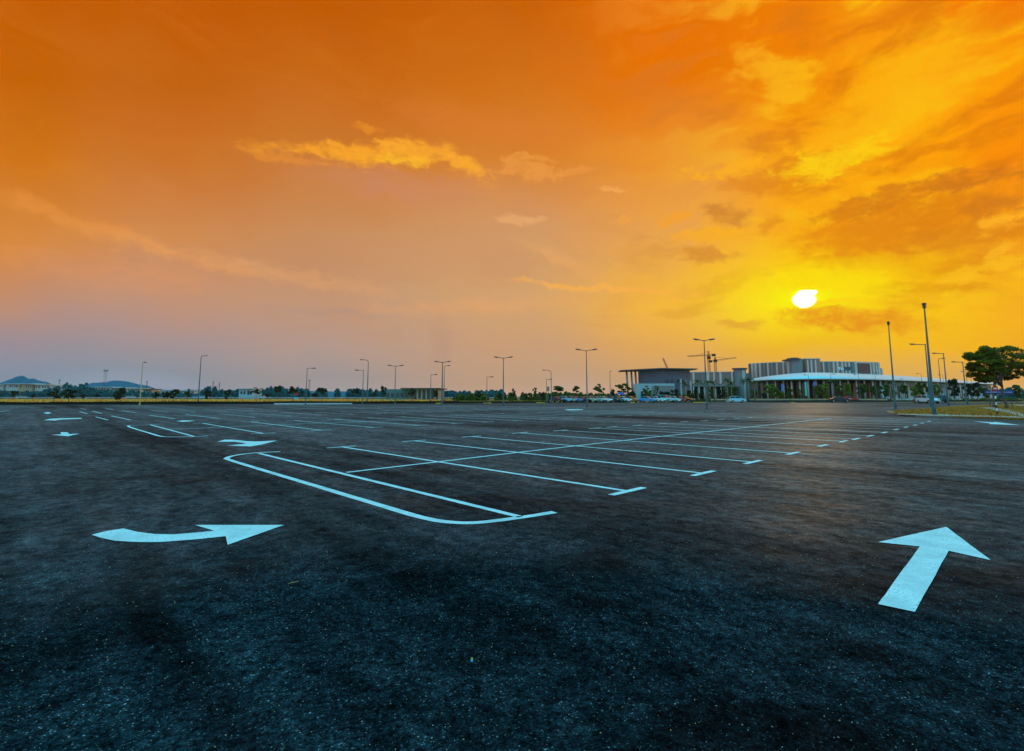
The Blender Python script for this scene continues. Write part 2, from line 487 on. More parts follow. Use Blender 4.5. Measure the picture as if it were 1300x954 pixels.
ARROWS = [
 ([(1201.5, 669.6), (1114.7, 689), (1168, 694.5), (1114.7, 767.8), (1161.6, 777.9), (1204.4, 700), (1257.7, 711.9)], 'large straight white arrow at the right front pointing away from the viewer'),
 ([(116.6, 679.7), (127.7, 683.4), (146, 687.3), (176, 689), (203.9, 688.9), (247.7, 685.5), (286.5, 681.5), (289, 692.4), (360.3, 667.2), (247.7, 667.2), (272, 674.6), (247.7, 677), (220, 679.2), (197, 678.8), (176, 676.2), (156.5, 671.6), (134.6, 675)], 'large curved white arrow at the left front turning to the right'),
 ([(276, 561.3), (285, 558.6), (297, 558.7), (312, 560.4), (325, 560.9), (352, 559.7), (332, 564.8), (318, 567.2), (288, 566), (307, 564.4), (313, 563.2), (298, 561.2), (286, 561.2)], 'small curved white arrow just behind the rounded near end of the bays'),
 ([(65.2, 552.3), (78, 551.8), (76.6, 549), (85.6, 549), (88, 551.5), (101, 550.9), (86, 554.2)], 'short white arrow at the far left pointing towards the viewer'),
 ([(56, 533.5), (64, 532), (70, 531.7), (85, 531.2), (103.4, 530.9), (103.4, 532), (86, 532.6), (76, 533.1), (69, 534.3)], 'flat looking white turning arrow at the left, behind the short arrow'),
 ([(55.4, 524.7), (59, 523.6), (62, 523.6), (65.5, 524.7), (60.3, 525.7)], 'tiny far white arrow at the left near the hedge'),
 ([(224, 535.2), (232, 534), (248, 534.3), (240, 535.4), (232, 535.9)], 'thin white arrow between the second and third rows of bays on the left'),
 ([(1236, 535.2), (1262, 536.6), (1262, 535.9), (1295, 540), (1256, 538.8), (1257, 537.8)], 'thin white arrow at the right edge in front of the grass island'),
 ([(716, 520.3), (724, 519.8), (740, 520.1), (740, 520.9), (722, 521.2)], 'tiny far white arrow near the middle in front of the parked cars'),
]
for px, lab in ARROWS:
    pts = [G(*p) for p in px]
    c = sum(pts, Vector()) / len(pts)
    fine = []
    for i, a in enumerate(pts):
        b = pts[(i + 1) % len(pts)]; n = max(1, int((b - a).length / .13)) if a.y < 12 else 1
        for k in range(n):
            q = a.lerp(b, k / n)
            if k: q += Vector((rj.uniform(-.0022, .0022), rj.uniform(-.0022, .0022), 0))
            fine.append(q)
    pts = fine
    m = MB(); m.add([(p.x - c.x, p.y - c.y, 0) for p in pts], [tuple(range(len(pts)))])
    o = m.build('painted_arrow', M['paint']); o.location = (c.x, c.y, .005)
    tag(o, lab, 'road arrow', 'arrows painted on the asphalt')

# loose grit on the near asphalt, a dry stalk and a bit of litter
m = MB()
for k in range(5200):
    y = CAMZ * 0 + 1.6 + 16 * rng.random() ** 1.7
    x = (rng.random() - .5) * 2.3 * y
    s = rng.uniform(.0015, .0045) * (1 + y * .11)
    a = rng.random() * 6.28
    vs = [(x + s * math.cos(a + t) * rng.uniform(.6, 1.3), y + s * math.sin(a + t) * rng.uniform(.6, 1.3), .001) for t in (0, 2.1, 4.2)] + [(x, y, .001 + s * rng.uniform(.5, 1))]
    m.cur = 0 if rng.random() < .8 else 1
    m.add(vs, [(0, 1, 3), (1, 2, 3), (2, 0, 3), (0, 2, 1)])
tag(m.build('loose_grit', [M['grit'], M['straw']]), 'fine loose grit scattered over the asphalt in the foreground', 'grit', kind='stuff')
g0 = G(372, 741); m = MB()
m.tube([(g0.x - .03, g0.y - .02, .006), (g0.x, g0.y, .009), (g0.x + .035, g0.y + .03, .006)], [.002, .0035, .0015], 5)
tag(m.build('dry_stalk', M['straw']), 'dry straw coloured stalk lying on the asphalt in the left foreground', 'stalk')
g0 = G(599, 840); m = MB(); m.tube([(g0.x, g0.y, .0), (g0.x, g0.y, .012)], .007, 8)
m.cur = 1; m.tube([(g0.x, g0.y, .012), (g0.x, g0.y, .02)], .005, 8)
tag(m.build('bottle_cap', [simple('litter blue', (.05, .5, .8), .4), M['yellow']]), 'tiny blue and yellow cap standing on the asphalt at the bottom centre', 'litter')

# ------------------------------------------------------------------ hedges
def leafquad(m, c, s, r=rng):
    a = Vector((r.gauss(0, 1), r.gauss(0, 1), r.gauss(0, 1))).normalized()
    b = a.cross(Vector((r.gauss(0, 1), r.gauss(0, 1), r.gauss(0, 1)))).normalized()
    w = s * r.uniform(.6, 1.25); h = s * r.uniform(.4, .8)
    m.add([c + a * w, c + b * h, c - a * w * .9, c - b * h], [(0, 1, 2, 3)])
def hedge(pts, h, th, name='hedge', mat='hedge', dens=6, label='', leaf=.1):
    m = MB()
    pts = [Vector((p[0], p[1], 0)) for p in pts]
    for a, b in zip(pts[:-1], pts[1:]):
        L = (b - a).length; d = (b - a) / L; n = Vector((-d.y, d.x, 0))
        steps = max(1, int(L / 2)); 
        for k in range(steps):     # rounded woody core, uneven height
            c0 = a + d * (L * k / steps); c1 = a + d * (L * (k + 1) / steps)
            hh = h * (.8 + .15 * mnoise.noise(c0 * .15))
            c = (c0 + c1) / 2
            m.box((c.x, c.y, hh / 2 - .05), ((c1 - c0).length * 1.0, th * .8, hh), math.atan2(d.y, d.x))
        for k in range(int(L * dens)):
            p = a + d * rng.uniform(0, L) + n * rng.uniform(-th / 2, th / 2)
            hh = h * (.9 + .25 * mnoise.noise(p * .15))
            p.z = rng.uniform(.05, hh) if rng.random() < .5 else hh * rng.uniform(.85, 1.08)
            leafquad(m, p, leaf)
    return tag(m.build(name, M[mat]), label, 'hedge')
def ep(x, dy=.7):
    for (xa, ya), (xb, yb) in zip(edge_px[:-1], edge_px[1:]):
        if xa <= x <= xb:
            p = G(x, ya + (yb - ya) * (x - xa) / (xb - xa)); return (p.x, p.y + dy)
def X0(x): return P(x, 510, 131).x
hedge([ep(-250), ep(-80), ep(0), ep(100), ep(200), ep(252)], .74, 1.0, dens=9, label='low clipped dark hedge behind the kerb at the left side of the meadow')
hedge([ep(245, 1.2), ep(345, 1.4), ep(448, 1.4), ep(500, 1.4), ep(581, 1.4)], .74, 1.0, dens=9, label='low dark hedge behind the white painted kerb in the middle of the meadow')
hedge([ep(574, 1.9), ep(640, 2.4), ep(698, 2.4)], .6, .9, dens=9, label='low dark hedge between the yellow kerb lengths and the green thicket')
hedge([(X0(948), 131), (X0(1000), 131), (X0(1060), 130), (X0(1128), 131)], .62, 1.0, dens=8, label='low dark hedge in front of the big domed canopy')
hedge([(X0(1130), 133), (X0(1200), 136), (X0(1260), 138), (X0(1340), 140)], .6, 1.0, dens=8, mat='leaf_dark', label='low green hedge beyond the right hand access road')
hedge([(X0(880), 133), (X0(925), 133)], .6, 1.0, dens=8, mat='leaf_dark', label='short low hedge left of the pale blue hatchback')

# ------------------------------------------------------------------ grass island at the right
isl = [(1126, 523.6), (1150, 521.4), (1180, 519.2), (1212, 516.6), (1250, 514.5), (1330, 512.9), (1700, 513.5), (1700, 545), (1300, 534.0), (1222, 531.4), (1170, 529.6), (1146, 528.2), (1132, 526)]
ip = [G(*p) for p in isl]
m = MB(); m.prism([(p.x, p.y) for p in ip][::-1], -.01, .10)
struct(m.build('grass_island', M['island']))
m = MB()
for i in range(len(ip)):
    a, b = ip[i], ip[(i + 1) % len(ip)]
    d = (b - a); L = d.length
    c = (a + b) / 2
    m.box((c.x, c.y, .055), (L + .1, .16, .135), math.atan2(d.y, d.x))
tag(m.build('kerb', M['kerb']), 'grey concrete kerb round the grass island on the right', 'kerb')
def pathsheet(px, z=.104):
    p = [G(x, y, z) for x, y in px]
    sheet('footpath', [(q.x, q.y) for q in p], z, M['path'])
pathsheet([(1139, 526.4), (1143, 524.9), (1200, 526.2), (1300, 528.9), (1400, 531.6), (1400, 535.2), (1300, 531.2), (1200, 528.3), (1150, 527.2)])
pathsheet([(1242, 517.6), (1258, 517.0), (1282, 521.0), (1300, 525.5), (1300, 529.6), (1270, 521.8)], .109)
pathsheet([(1282, 514.2), (1300, 513.9), (1340, 513.9), (1340, 516.5), (1296, 515.4)], .107)
g = MB()
for k in range(9000):           # tufts along the island edges and over it
    t = rng.random()
    px, py = rng.uniform(1135, 1380), 0
    lo = 520.5 - (px - 1135) * .045; hi = 528 + (px - 1146) * .038
    py = rng.uniform(max(lo, 513.5), hi)
    if rng.random() < .45: py = hi - rng.random() * 1.2
    if 526.0 + (px - 1143) * .0255 < py < 528.4 + (px - 1150) * .02 + .6: continue
    p = G(px, py, .1)
    s = rng.uniform(.03, .09)
    a = rng.random() * 6.28
    dx, dy = math.cos(a) * s * .4, math.sin(a) * s * .4
    g.add([(p.x - dx, p.y - dy, .1), (p.x + dx, p.y + dy, .1), (p.x + rng.uniform(-s, s), p.y + rng.uniform(-s, s), .1 + s * 1.6)], [(0, 1, 2)])
M['tuft'] = leafmat('grass blades', (.18, .10, .006), (.46, .19, .014), .3)
tag(g.build('island_grass', M['tuft']), 'thin dry grass on the island at the right', 'grass', kind='stuff')

# ------------------------------------------------------------------ street lamps
def lamp(base, top, kind, side=0, arm=1.4, label='', r0=.085, group='parking lot lamp posts', curved=False, Y=None):
    """base and top: photo pixels; the post is vertical and its height follows from its distance"""
    b = G(*base) if Y is None else Vector((P(base[0], 505, Y).x, Y, 0))
    H = P(650, top, b.y).z
    cat = 'street lamp'
    t = thing('street_lamp', label, cat, (b.x, b.y, 0), 0, group)
    pm = M['pole_tan'] if 'yellowish' in label else M['pole']
    m = MB(); m.tube([(0, 0, -.02), (0, 0, .05), (0, 0, .052), (0, 0, .7), (0, 0, .72), (0, 0, H)], [r0 * 2.6, r0 * 2.6, r0 * 1.55, r0 * 1.5, r0 * 1.15, r0 * .55], 10)
    if curved:
        pass
    m.build('pole', pm, t, True)
    q = MB(); q.box((0, 0, .012), (.44, .44, .03))
    for sx in (-1, 1):
        for sy in (-1, 1): q.tube([(sx * .16, sy * .16, .02), (sx * .16, sy * .16, .07)], .018, 6)
    q.build('base_plate', M['lamp'], t)
    q = MB(); q.box((0, -r0 * 1.5, .45), (.09, .02, .26)); q.build('hatch', M['lamp'], t)
    def head(cx, cz, ax, ay=0.0, tilt=.12, L=.8):
        a = MB()
        q = Matrix.Rotation(math.atan2(ay, ax), 3, 'Z') @ Matrix.Rotation(-tilt, 3, 'Y')
        # tapered cobra head
        n = 8; prof = [(-.02, .05, .04), (.12, .09, .07), (.35, .15, .09), (L * .8, .15, .07), (L, .07, .03)]
        vs = []
        for (u, w, h) in prof:
            for j in range(n):
                an = 2 * PI * j / n
                vs.append(Vector((cx[0], cx[1], cz)) + q @ Vector((u, math.cos(an) * w, math.sin(an) * h)))
        fs = [(i * n + j, i * n + (j + 1) % n, (i + 1) * n + (j + 1) % n, (i + 1) * n + j) for i in range(len(prof) - 1) for j in range(n)]
        fs += [tuple(range(n))[::-1], tuple((len(prof) - 1) * n + j for j in range(n))]
        a.add(vs, fs)
        h_ = a.build('lamp_head', M['lamp'], t, True)
        l_ = MB(); l_.box(Vector((cx[0], cx[1], cz)) + q @ Vector((L * .55, 0, -.085)), (L * .5, .2, .03), rot=q)
        l_.build('lens', M['glasslens'], h_)
    dirs = {'double': [(-1, 0), (1, 0)], 'single': [(side, 0)], 'away': [(b.x + b.y * .35, b.y - b.x * .35)], 'dbl_end': [(b.x, b.y), (-b.x, -b.y)]}[kind]
    for dx, dy in dirs:
        L = math.hypot(dx, dy); dx /= L; dy /= L
        am = MB()
        if curved:
            pts = [(0, 0, H - .02)]
            for k in range(1, 7):
                an = k / 6 * PI / 2
                pts.append((dx * arm * .75 * (1 - math.cos(an)), dy * arm * .75 * (1 - math.cos(an)), H + arm * .45 * math.sin(an)))
            pts.append((dx * arm, dy * arm, H + arm * .47))
            am.tube(pts, [r0 * .55] * 7 + [r0 * .45], 7)
            e = pts[-1]
        else:
            up = .16 if kind in ('double', 'dbl_end') else .02
            e = (dx * arm, dy * arm, H - .06 + up * arm)
            am.tube([(0, 0, H - .12), (dx * .12, dy * .12, H - .07), e], r0 * .5, 7)
        am.build('arm', M['pole'], t, True)
        head(e, e[2], dx, dy, .16 if kind in ('double', 'dbl_end') else .05)
    return t
lamp((177, 515), 459.5, 'away', 1, .5, 'slim lamp post at the left edge of the lot, yellowish shaft', .08)
lamp((251.5, 510.9), 454, 'single', 1, .9, 'tall lamp post with a curved neck bending right, beyond the hedge on the left', .13, curved=True, group='curved lamp posts on the road')
lamp((388, 513.7), 467.5, 'single', 1, .9, 'straight armed lamp post pointing right at the left end of the white kerb', .075)
lamp((460, 513.6), 470, 'single', -1, .9, 'straight armed lamp post pointing left at the right end of the white kerb', .075)
lamp((466, 512.2), 460, 'single', -1, 1.1, 'tall curved lamp post bending left, just behind the right end of the white kerb', .11, curved=True, group='curved lamp posts on the road')
lamp((501, 513.6), 465, 'double', 0, .75, 'double armed lamp post in front of the left half of the glass pavilion', .08)
lamp((561, 514), 460, 'double', 0, .75, 'double armed lamp post just right of the glass pavilion roof', .12)
lamp((563.5, 511.5), 466, 'single', 1, .6, 'curved lamp post bending right, hidden closely behind a double armed post', .1, curved=True, group='curved lamp posts on the road')
lamp((546.5, 512.4), 475.5, 'single', 1, .6, 'short one armed lamp post before the right end of the glass pavilion', .08)
lamp((618, 512.6), 478.5, 'single', 1, .6, 'small lamp post with one arm to the right, beside the second yellow kerb length', .07)
lamp((639, 515.5), 454.5, 'double', 0, .75, 'double armed lamp post standing in the middle of the lot left of the green thicket', .09)
lamp((694, 512), 481.5, 'single', 1, .5, 'small one armed lamp post at the left end of the parked cars', .08)
lamp((700, 511.6), 473.5, 'single', -1, 1.3, 'curved lamp post bending left, at the left end of the parked cars', .1, curved=True, group='curved lamp posts on the road')
lamp((745.5, 517), 445, 'double', 0, .8, 'tall double armed lamp post in front of the row of parked cars', .085)
lamp((775, 511.2), 471.5, 'away', 1, .4, 'thin lamp post seen end on, left of the pavilion with the flat roof', .085)
lamp((897.5, 519.6), 432, 'double', 0, .55, 'tall double armed lamp post beside the tower cranes', .085)
lamp((1137, 521.2), 411.5, 'dbl_end', 0, .35, 'tall lamp post seen end on at the left tip of the grass island', .085)
lamp((1186, 528.4), 389.5, 'dbl_end', 0, .35, 'tallest lamp post, seen end on, standing on the island kerb', .088)
lamp((1182, 518.5), 437, 'single', -1, 1.25, 'tall lamp post with one arm to the left, directly behind the tallest post', .1)
lamp((1204, 515.7), 448.5, 'single', -1, 1.0, 'lamp post with one arm to the left, second behind the tallest post', .1)
lamp((1196.5, 513.2), 457, 'single', 1, .6, 'slim curved lamp post between the two straight armed posts on the right', .09, curved=True, group='curved lamp posts on the road')
lamp((1227.5, 515), 459.5, 'single', -1, 1.1, 'lamp post with one arm to the left, nearest to the big trees', .1)
FL = [(941, 479, 0, 160, 'beside the palm clump left of the domed canopy'), (1028, 476, -1, 150, 'in front of the left part of the domed canopy'), (1056.5, 475, 1, 150, 'in front of the middle of the domed canopy'),
      (1092, 475.5, -1, 150, 'in front of the right part of the domed canopy'), (1113, 473, 0, 140, 'left of the nearer leaning post at the island tip'), (1172, 474.5, -1, 150, 'above the long low canopy, left of the tallest post'),
      (1199.5, 476, -1, 160, 'above the long low canopy, right of the tallest post'), (1229.5, 471.5, -1, 140, 'left of the big tree crown'), (1235, 479, -1, 190, 'half hidden by the big tree crown'), (1145, 481, 0, 150, 'in front of the long low canopy right of the island tip')]
for x, y, s, Y, w in FL:
    lamp((x, 0), y, 'single' if s else 'away', s or 1, .7, 'thin far lamp post ' + w, .075, 'thin lamp posts in front of the hall', Y=Y)

# ------------------------------------------------------------------ trees
def trunk_mesh(H, cz, r, seed, nl=6, spread=.5, lean=0):
    r_ = random.Random(seed); m = MB()
    top = Vector((r_.uniform(-.08, .08) * H + lean, r_.uniform(-.08, .08) * H, cz))
    m.tube([(0, 0, -.05), (top.x * .1, top.y * .1, H * .06), (top.x * .5, top.y * .5, cz * .5), top], [r * 1.5, r, r * .85, r * .65], 7)
    tips = []
    for k in range(nl):
        a = 6.28 * k / nl + r_.uniform(-.4, .4); rr = spread * r_.uniform(.6, 1)
        e = top + Vector((math.cos(a) * rr, math.sin(a) * rr, (H - cz) * r_.uniform(.35, .8)))
        md = (top + e) / 2 + Vector((r_.uniform(-.1, .1), r_.uniform(-.1, .1), .08 * H * r_.random()))
        m.tube([top - Vector((0, 0, .1)), md, e], [r * .5, r * .32, r * .12], 5)
        tips.append(e)
    return m, tips
def crown_mesh(H, cz, w, n, leaf, seed, clumps=14, flat=1.0, bottom=None):
    r_ = random.Random(seed); m = MB()
    c0 = Vector((0, 0, (H + cz) / 2)); hz = (H - cz) / 2
    cl = []
    for k in range(clumps):
        u = r_.random() ** .5; a = r_.random() * 6.28; v = r_.uniform(-.8, .8)
        rad = math.sqrt(max(0, 1 - v * v)) * w / 2 * u
        cl.append((c0 + Vector((math.cos(a) * rad, math.sin(a) * rad, v * hz)), w * r_.uniform(.10, .20)))
    for k in range(n):
        c, s = r_.choice(cl)
        d = Vector((r_.gauss(0, 1), r_.gauss(0, 1), r_.gauss(0, 1))).normalized() * s * r_.random() ** .4
        d.z *= flat
        leafquad(m, c + d, leaf * r_.uniform(.7, 1.2), r_)
    return m
def tree(name, label, cat, loc, H, cz, w, n, leaf, seed, mat, r=.06, clumps=14, flat=1, lean=0, group=None, bark='bark'):
    t = thing(name, label, cat, loc, random.Random(seed).uniform(0, 6), group)
    tm, _ = trunk_mesh(H, cz * .9 + H * .1, r, seed, spread=w * .3, lean=lean)
    a = tm.build('trunk', M[bark], t, True)
    b = crown_mesh(H, cz, w, n, leaf, seed, clumps, flat).build('crown', M[mat], t)
    KIDS[t.name] = [a, b]
    return t
# the two big trees on the island
def bigtree(bx, by, xl, xr, yt, yb, label, seed, nleaf=22000):
    b = G(bx, by, .1)
    H = P(bx, yt, b.y).z - .1; cz = P(bx, yb, b.y).z
    k = b.y / F
    cx = ((xl + xr) / 2 - bx) * k
    w = (xr - xl) * k
    t = thing('broadleaf_tree', label, 'tree', (b.x, b.y, .1), 0, 'big trees on the grass island')
    r_ = random.Random(seed); m = MB()
    fork = Vector((cx * .12, 0, cz * .92))
    m.tube([(0, 0, -.05), (.02, 0, .3), (cx * .1, .03, cz * .5), fork], [.24, .15, .12, .11], 9)
    lim = []
    for i in range(9):
        a = 6.28 * i / 9 + r_.uniform(-.3, .3)
        e = Vector((cx + math.cos(a) * w * .32, math.sin(a) * w * .32, cz + (H - cz) * r_.uniform(.35, .85)))
        md = fork.lerp(e, .5) + Vector((0, 0, .25))
        m.tube([fork - Vector((0, 0, .15)), md, e], [.09, .055, .015], 6)
        lim.append(e)
        for j in range(7):
            e2 = e + Vector((r_.uniform(-.8, .8), r_.uniform(-.8, .8), r_.uniform(-.3, .7)))
            m.tube([md.lerp(e, .6), e2], [.03, .008], 5)
    m.build('trunk', M['bark'], t, True)
    m = MB()
    cl = []
    for k_ in range(120):
        u = r_.random() ** .42; a = r_.random() * 6.28; v = r_.uniform(-1, 1)
        rad = math.sqrt(1 - abs(v) ** 2.1) * (w / 2 - .3) * u * r_.uniform(.85, 1.05)
        z = (H + cz) / 2 + v * (H - cz) / 2 * .88
        cl.append((Vector((cx + math.cos(a) * rad, math.sin(a) * rad * .9, z)), r_.uniform(.22, .6)))
    for k_ in range(nleaf):
        c, s = cl[k_ % len(cl)]
        d = Vector((r_.gauss(0, 1), r_.gauss(0, 1), r_.gauss(0, 1))).normalized() * s * r_.random() ** .35
        d.z *= .62
        leafquad(m, c + d, r_.uniform(.07, .13), r_)
    m.build('crown', M['leaf_big'], t)
bigtree(1278, 518, 1232, 1278, 437.5, 489, 'big dense round tree on the island behind the blue board', 3)
bigtree(1262, 516.8, 1262, 1312, 438, 486, 'big looser tree at the right edge, sky showing through its crown', 5, 9500)
bigtree(1322, 517.5, 1300, 1360, 440, 489, 'big tree mostly cut off by the right edge of the photo', 9)

# young dark trees beyond the hedge: (x, top, crown bottom, width px, base y, mat, style)
young = [(68, 493, 506, 15, 512.0), (87, 495, 505, 15, 511.6), (153, 492, 505.5, 13, 511.3), (148, 500, 507, 9, 511.6), (198, 497, 505, 9, 511), (220, 494, 505.5, 12, 511), (210, 498, 504, 9, 511), (238, 493.5, 504, 8, 509.5),
         (263, 496, 505.5, 8, 510.3), (288, 494, 507.5, 9, 510), (325, 494, 501, 10, 509.6), (352, 490.6, 497.5, 11, 509.2), (371, 490.6, 499.5, 12, 509.6), (408, 493, 499.5, 13, 509.4), (451, 493.3, 499.3, 11, 509.6),
         (487, 490.8, 499.5, 9, 509.8), (523, 493, 503, 9, 509.6), (553, 496, 504, 6, 509.6), (105, 501, 505, 10, 509), (41, 501, 505, 7, 509), (122, 501, 504.5, 9, 509), (18, 497, 503, 8, 508), (475, 499, 503, 5, 508.5), (399, 500, 503.5, 8, 508.8), (340, 500.5, 504, 8, 508.8)]
protos = []
styles = [('dense round crown', 1.0, 14), ('patchy lopsided crown', .8, 7), ('flat spreading crown', .5, 9)]
for k, (s, fl, nc) in enumerate(styles):
    protos.append((s, fl, nc))
PR = {}
def placed(kind, seed, loc, H, cz, w, label, group, name, mat, n=420, leaf=.12, r=.05, clumps=14, flat=1, cat='tree'):
    """copy of a unit tree scaled to H and w (unit: H=4, cz=4*ratio, w=3)"""
    key = (kind, seed, round(cz / H, 1))
    if key not in PR:
        t = tree(name, label, cat, loc, 4, 4 * key[2], 3, n, leaf, seed * 13 + 5, mat, r, clumps, flat)
        PR[key] = t
    else:
        t = copy_tree(PR[key])
        t.location = loc
    t.rotation_euler = (0, 0, rng.uniform(0, 6.28))
    t.scale = (w / 3, w / 3, H / 4)
    tag(t, label, cat, group)
    return t
ordw = ['first', 'second', 'third', 'fourth', 'fifth', 'sixth', 'seventh', 'eighth', 'ninth', 'tenth', 'eleventh', 'twelfth', 'thirteenth', 'fourteenth', 'fifteenth', 'sixteenth', 'seventeenth', 'eighteenth', 'nineteenth', 'twentieth', 'twenty first', 'twenty second', 'twenty third', 'twenty fourth', 'twenty fifth', 'twenty sixth', 'twenty seventh', 'twenty eighth', 'twenty ninth', 'thirtieth']
young.sort()
for i, (x, yt, yb, wp, by) in enumerate(young):
    b = G(x, by); H = P(x, yt, b.y).z; cz = P(x, yb, b.y).z; w = wp * b.y / F
    st = i % 3
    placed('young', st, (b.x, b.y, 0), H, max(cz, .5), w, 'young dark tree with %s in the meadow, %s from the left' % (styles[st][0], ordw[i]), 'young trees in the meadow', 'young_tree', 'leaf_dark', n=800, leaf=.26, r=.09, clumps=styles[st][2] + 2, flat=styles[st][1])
# umbrella trees behind the parked cars
umb = [(708, 490.5, 497, 18, 'left most of the airy trees behind the parked cars, its crown one flat layer'), (733, 490, 499, 13, 'small airy tree behind the parked cars, left of the tall double armed lamp'), (760, 487, 500, 14, 'fuller airy tree behind the parked cars, right of the tall double armed lamp'), (791, 487, 500, 19, 'widest airy tree, beside the columns of the flat roofed pavilion'), (678.5, 491.5, 503, 7, 'slender pale green tree in the thicket left of the parked cars'), (821, 489, 503, 11, 'airy tree in front of the pale podium of the pavilion'), (834, 489, 504, 6, 'narrow dark tree in front of the pale podium of the pavilion')]
for i, (x, yt, yb, wp, lab) in enumerate(umb):
    Y = 130; b = P(x, 509, Y); H = P(x, yt, Y).z; cz = P(x, yb, Y).z
    placed('umb', i % 3, (b.x, Y, 0), H, cz, wp * Y / F, lab, 'airy trees behind the parked cars', 'umbrella_tree', 'leaf_mid', n=700, leaf=.22, r=.06, clumps=12, flat=.35)
rnd = [(778, 494.5, 503, 6, 'small dark bush like tree between two airy trees'), (802, 497, 505, 8, 'dark round tree at the foot of the pavilion columns'), (652, 494, 503, 5, 'narrow dark tree standing above the thicket'), (669, 499, 508, 7, 'round dark tree low in the thicket'), (688, 498, 508, 8, 'round dark tree at the right end of the thicket'), (607, 497, 505, 8, 'round dark tree at the left of the thicket'), (634, 498, 507, 6, 'small dark tree in the thicket beside the double armed lamp')]
for i, (x, yt, yb, wp, lab) in enumerate(rnd):
    Y = 140; b = P(x, 509, Y); H = P(x, yt, Y).z; cz = P(x, yb, Y).z
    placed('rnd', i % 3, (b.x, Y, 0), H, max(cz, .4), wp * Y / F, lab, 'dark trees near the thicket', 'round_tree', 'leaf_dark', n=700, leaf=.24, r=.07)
# trees in front of the halls
front = []
for (x, yt, yb, wp, mk) in [(846, 497, 506, 10, 'd'), (857, 494.5, 506, 11, 'd'), (840, 497, 505, 6, 'd'), (875.5, 495, 507, 8, 'd'), (884, 494, 508, 6, 'd'), (892, 495, 508, 9, 'd'), (903, 493, 508, 9, 'm'), (914, 494, 508, 9, 'd'), (925, 491, 505, 12, 'm'), (934, 490, 506, 11, 'm'), (957, 494, 505, 9, 'm'),
        (969, 499, 509, 8, 'd'), (978, 488, 503, 17, 'l'), (986, 491, 505, 10, 'm'), (993, 497, 508, 8, 'l'), (1004, 491, 506, 11, 'm'), (1016, 494, 508, 7, 'm'), (1036, 489, 505, 9, 'm'), (1047, 487, 507, 13, 'l'), (1065, 488, 506, 12, 'm'), (1077, 487, 499, 9, 'l'), (1079, 497, 509, 8, 'l'), (1097, 488, 501, 18, 'm'), (1111, 489, 503, 9, 'm'), (1124, 489, 503, 13, 'm'), (1134, 492, 504, 9, 'l'),
        (1160, 490, 503, 12, 'l'), (1170, 486, 500, 12, 'm'), (1180, 490, 504, 8, 'm'), (1189, 488, 503, 13, 'l'), (1212, 490, 503, 12, 'd'), (1229, 487, 504, 12, 'd'), (1241, 486, 503, 14, 'd'), (1252, 492, 505, 12, 'm'), (1291, 489, 505, 13, 'm'), (1211, 483, 488, 12, 'd'), (1148, 489, 499, 10, 'm')]:
    front.append((x, yt, yb, wp, mk))
front.sort()
for i, (x, yt, yb, wp, mk) in enumerate(front):
    Y = 143 + (i * 7) % 13 if x < 1150 else 120 + (i * 5) % 9
    b = P(x, 509, Y); H = P(x, yt, Y).z; cz = P(x, yb, Y).z
    kind = {'d': 'dark', 'm': 'mid green', 'l': 'light green'}[mk]
    mat = {'d': 'leaf_dark', 'm': 'leaf_mid', 'l': 'leaf_light'}[mk]
    where = 'in front of the grey finned wings' if x < 965 else ('before the domed canopy' if x < 1120 else 'before the long low canopy')
    wh = 'of the row of trees planted before the halls'
    placed('front' + mk, i % 2, (b.x, Y, 0), H, max(cz, .8), wp * Y / F, '%s tree %s, %s in the row' % (kind, where, (ordw + ['thirty first', 'thirty second', 'thirty third', 'thirty fourth', 'thirty fifth', 'thirty sixth', 'thirty seventh', 'thirty eighth'])[i]), 'trees planted in front of the halls', 'planted_tree', mat, n=800, leaf=.27, r=.09, clumps=16, flat=.7)
# palms
def palm(name, label, loc, H, fr, seed):
    t = thing(name, label, 'palm tree', loc, 0, 'palms in front of the halls')
    r_ = random.Random(seed)
    m = MB(); lx = r_.uniform(-.2, .2)
    m.tube([(0, 0, -.05), (lx * .3, 0, H * .4), (lx, 0, H)], [.17, .13, .10], 8); a = m.build('trunk', M['palmbark'], t, True)
    c = MB()
    for k in range(17):
        az = 6.28 * k / 17 + r_.uniform(-.2, .2); up = r_.uniform(-.2, 1.1)
        pts = []
        for q in range(7):
            u = q / 6 * fr
            z = H + math.sin(up) * u - .42 * u * u / fr
            rr = math.cos(up) * u
            pts.append(Vector((lx + math.cos(az) * rr, math.sin(az) * rr, z)))
        side = Vector((-math.sin(az), math.cos(az), 0))
        for q in range(6):
            for sgn in (-1, 1):
                wd = .36 * fr * (1 - abs(q - 2.2) / 5.5)
                p0, p1 = pts[q], pts[q + 1]
                tip = (p0 + p1) / 2 + side * sgn * wd * .5 + (p1 - p0) * .8 - Vector((0, 0, .12 * fr))
                c.add([p0, p1, tip], [(0, 1, 2)])
                tip2 = p1 + side * sgn * wd * .42 + (p1 - p0) * .9 - Vector((0, 0, .10 * fr))
                c.add([p0.lerp(p1, .6), p1, tip2], [(0, 1, 2)])
    c.build('crown', M['leaf_palm'], t)
    return t
PL = [(870, 486, 'beside the right end wall of the flat roofed pavilion'), (886.5, 482.5, 'left of the lamp beside the cranes'), (899, 484, 'right behind the lamp beside the cranes'), (907, 483.5, 'second to the right of the lamp beside the cranes'), (924, 481, 'tall and pale, left of the hatchback'), (929, 485, 'shorter, above the hatchback'), (944, 482, 'with a wide crown left of the domed canopy'), (951, 480, 'tallest, at the left tip of the domed canopy'), (958, 484, 'just inside the left tip of the domed canopy'), (1058, 482, 'before the middle of the domed canopy'), (1131, 484, 'behind the leaning post at the island tip')]
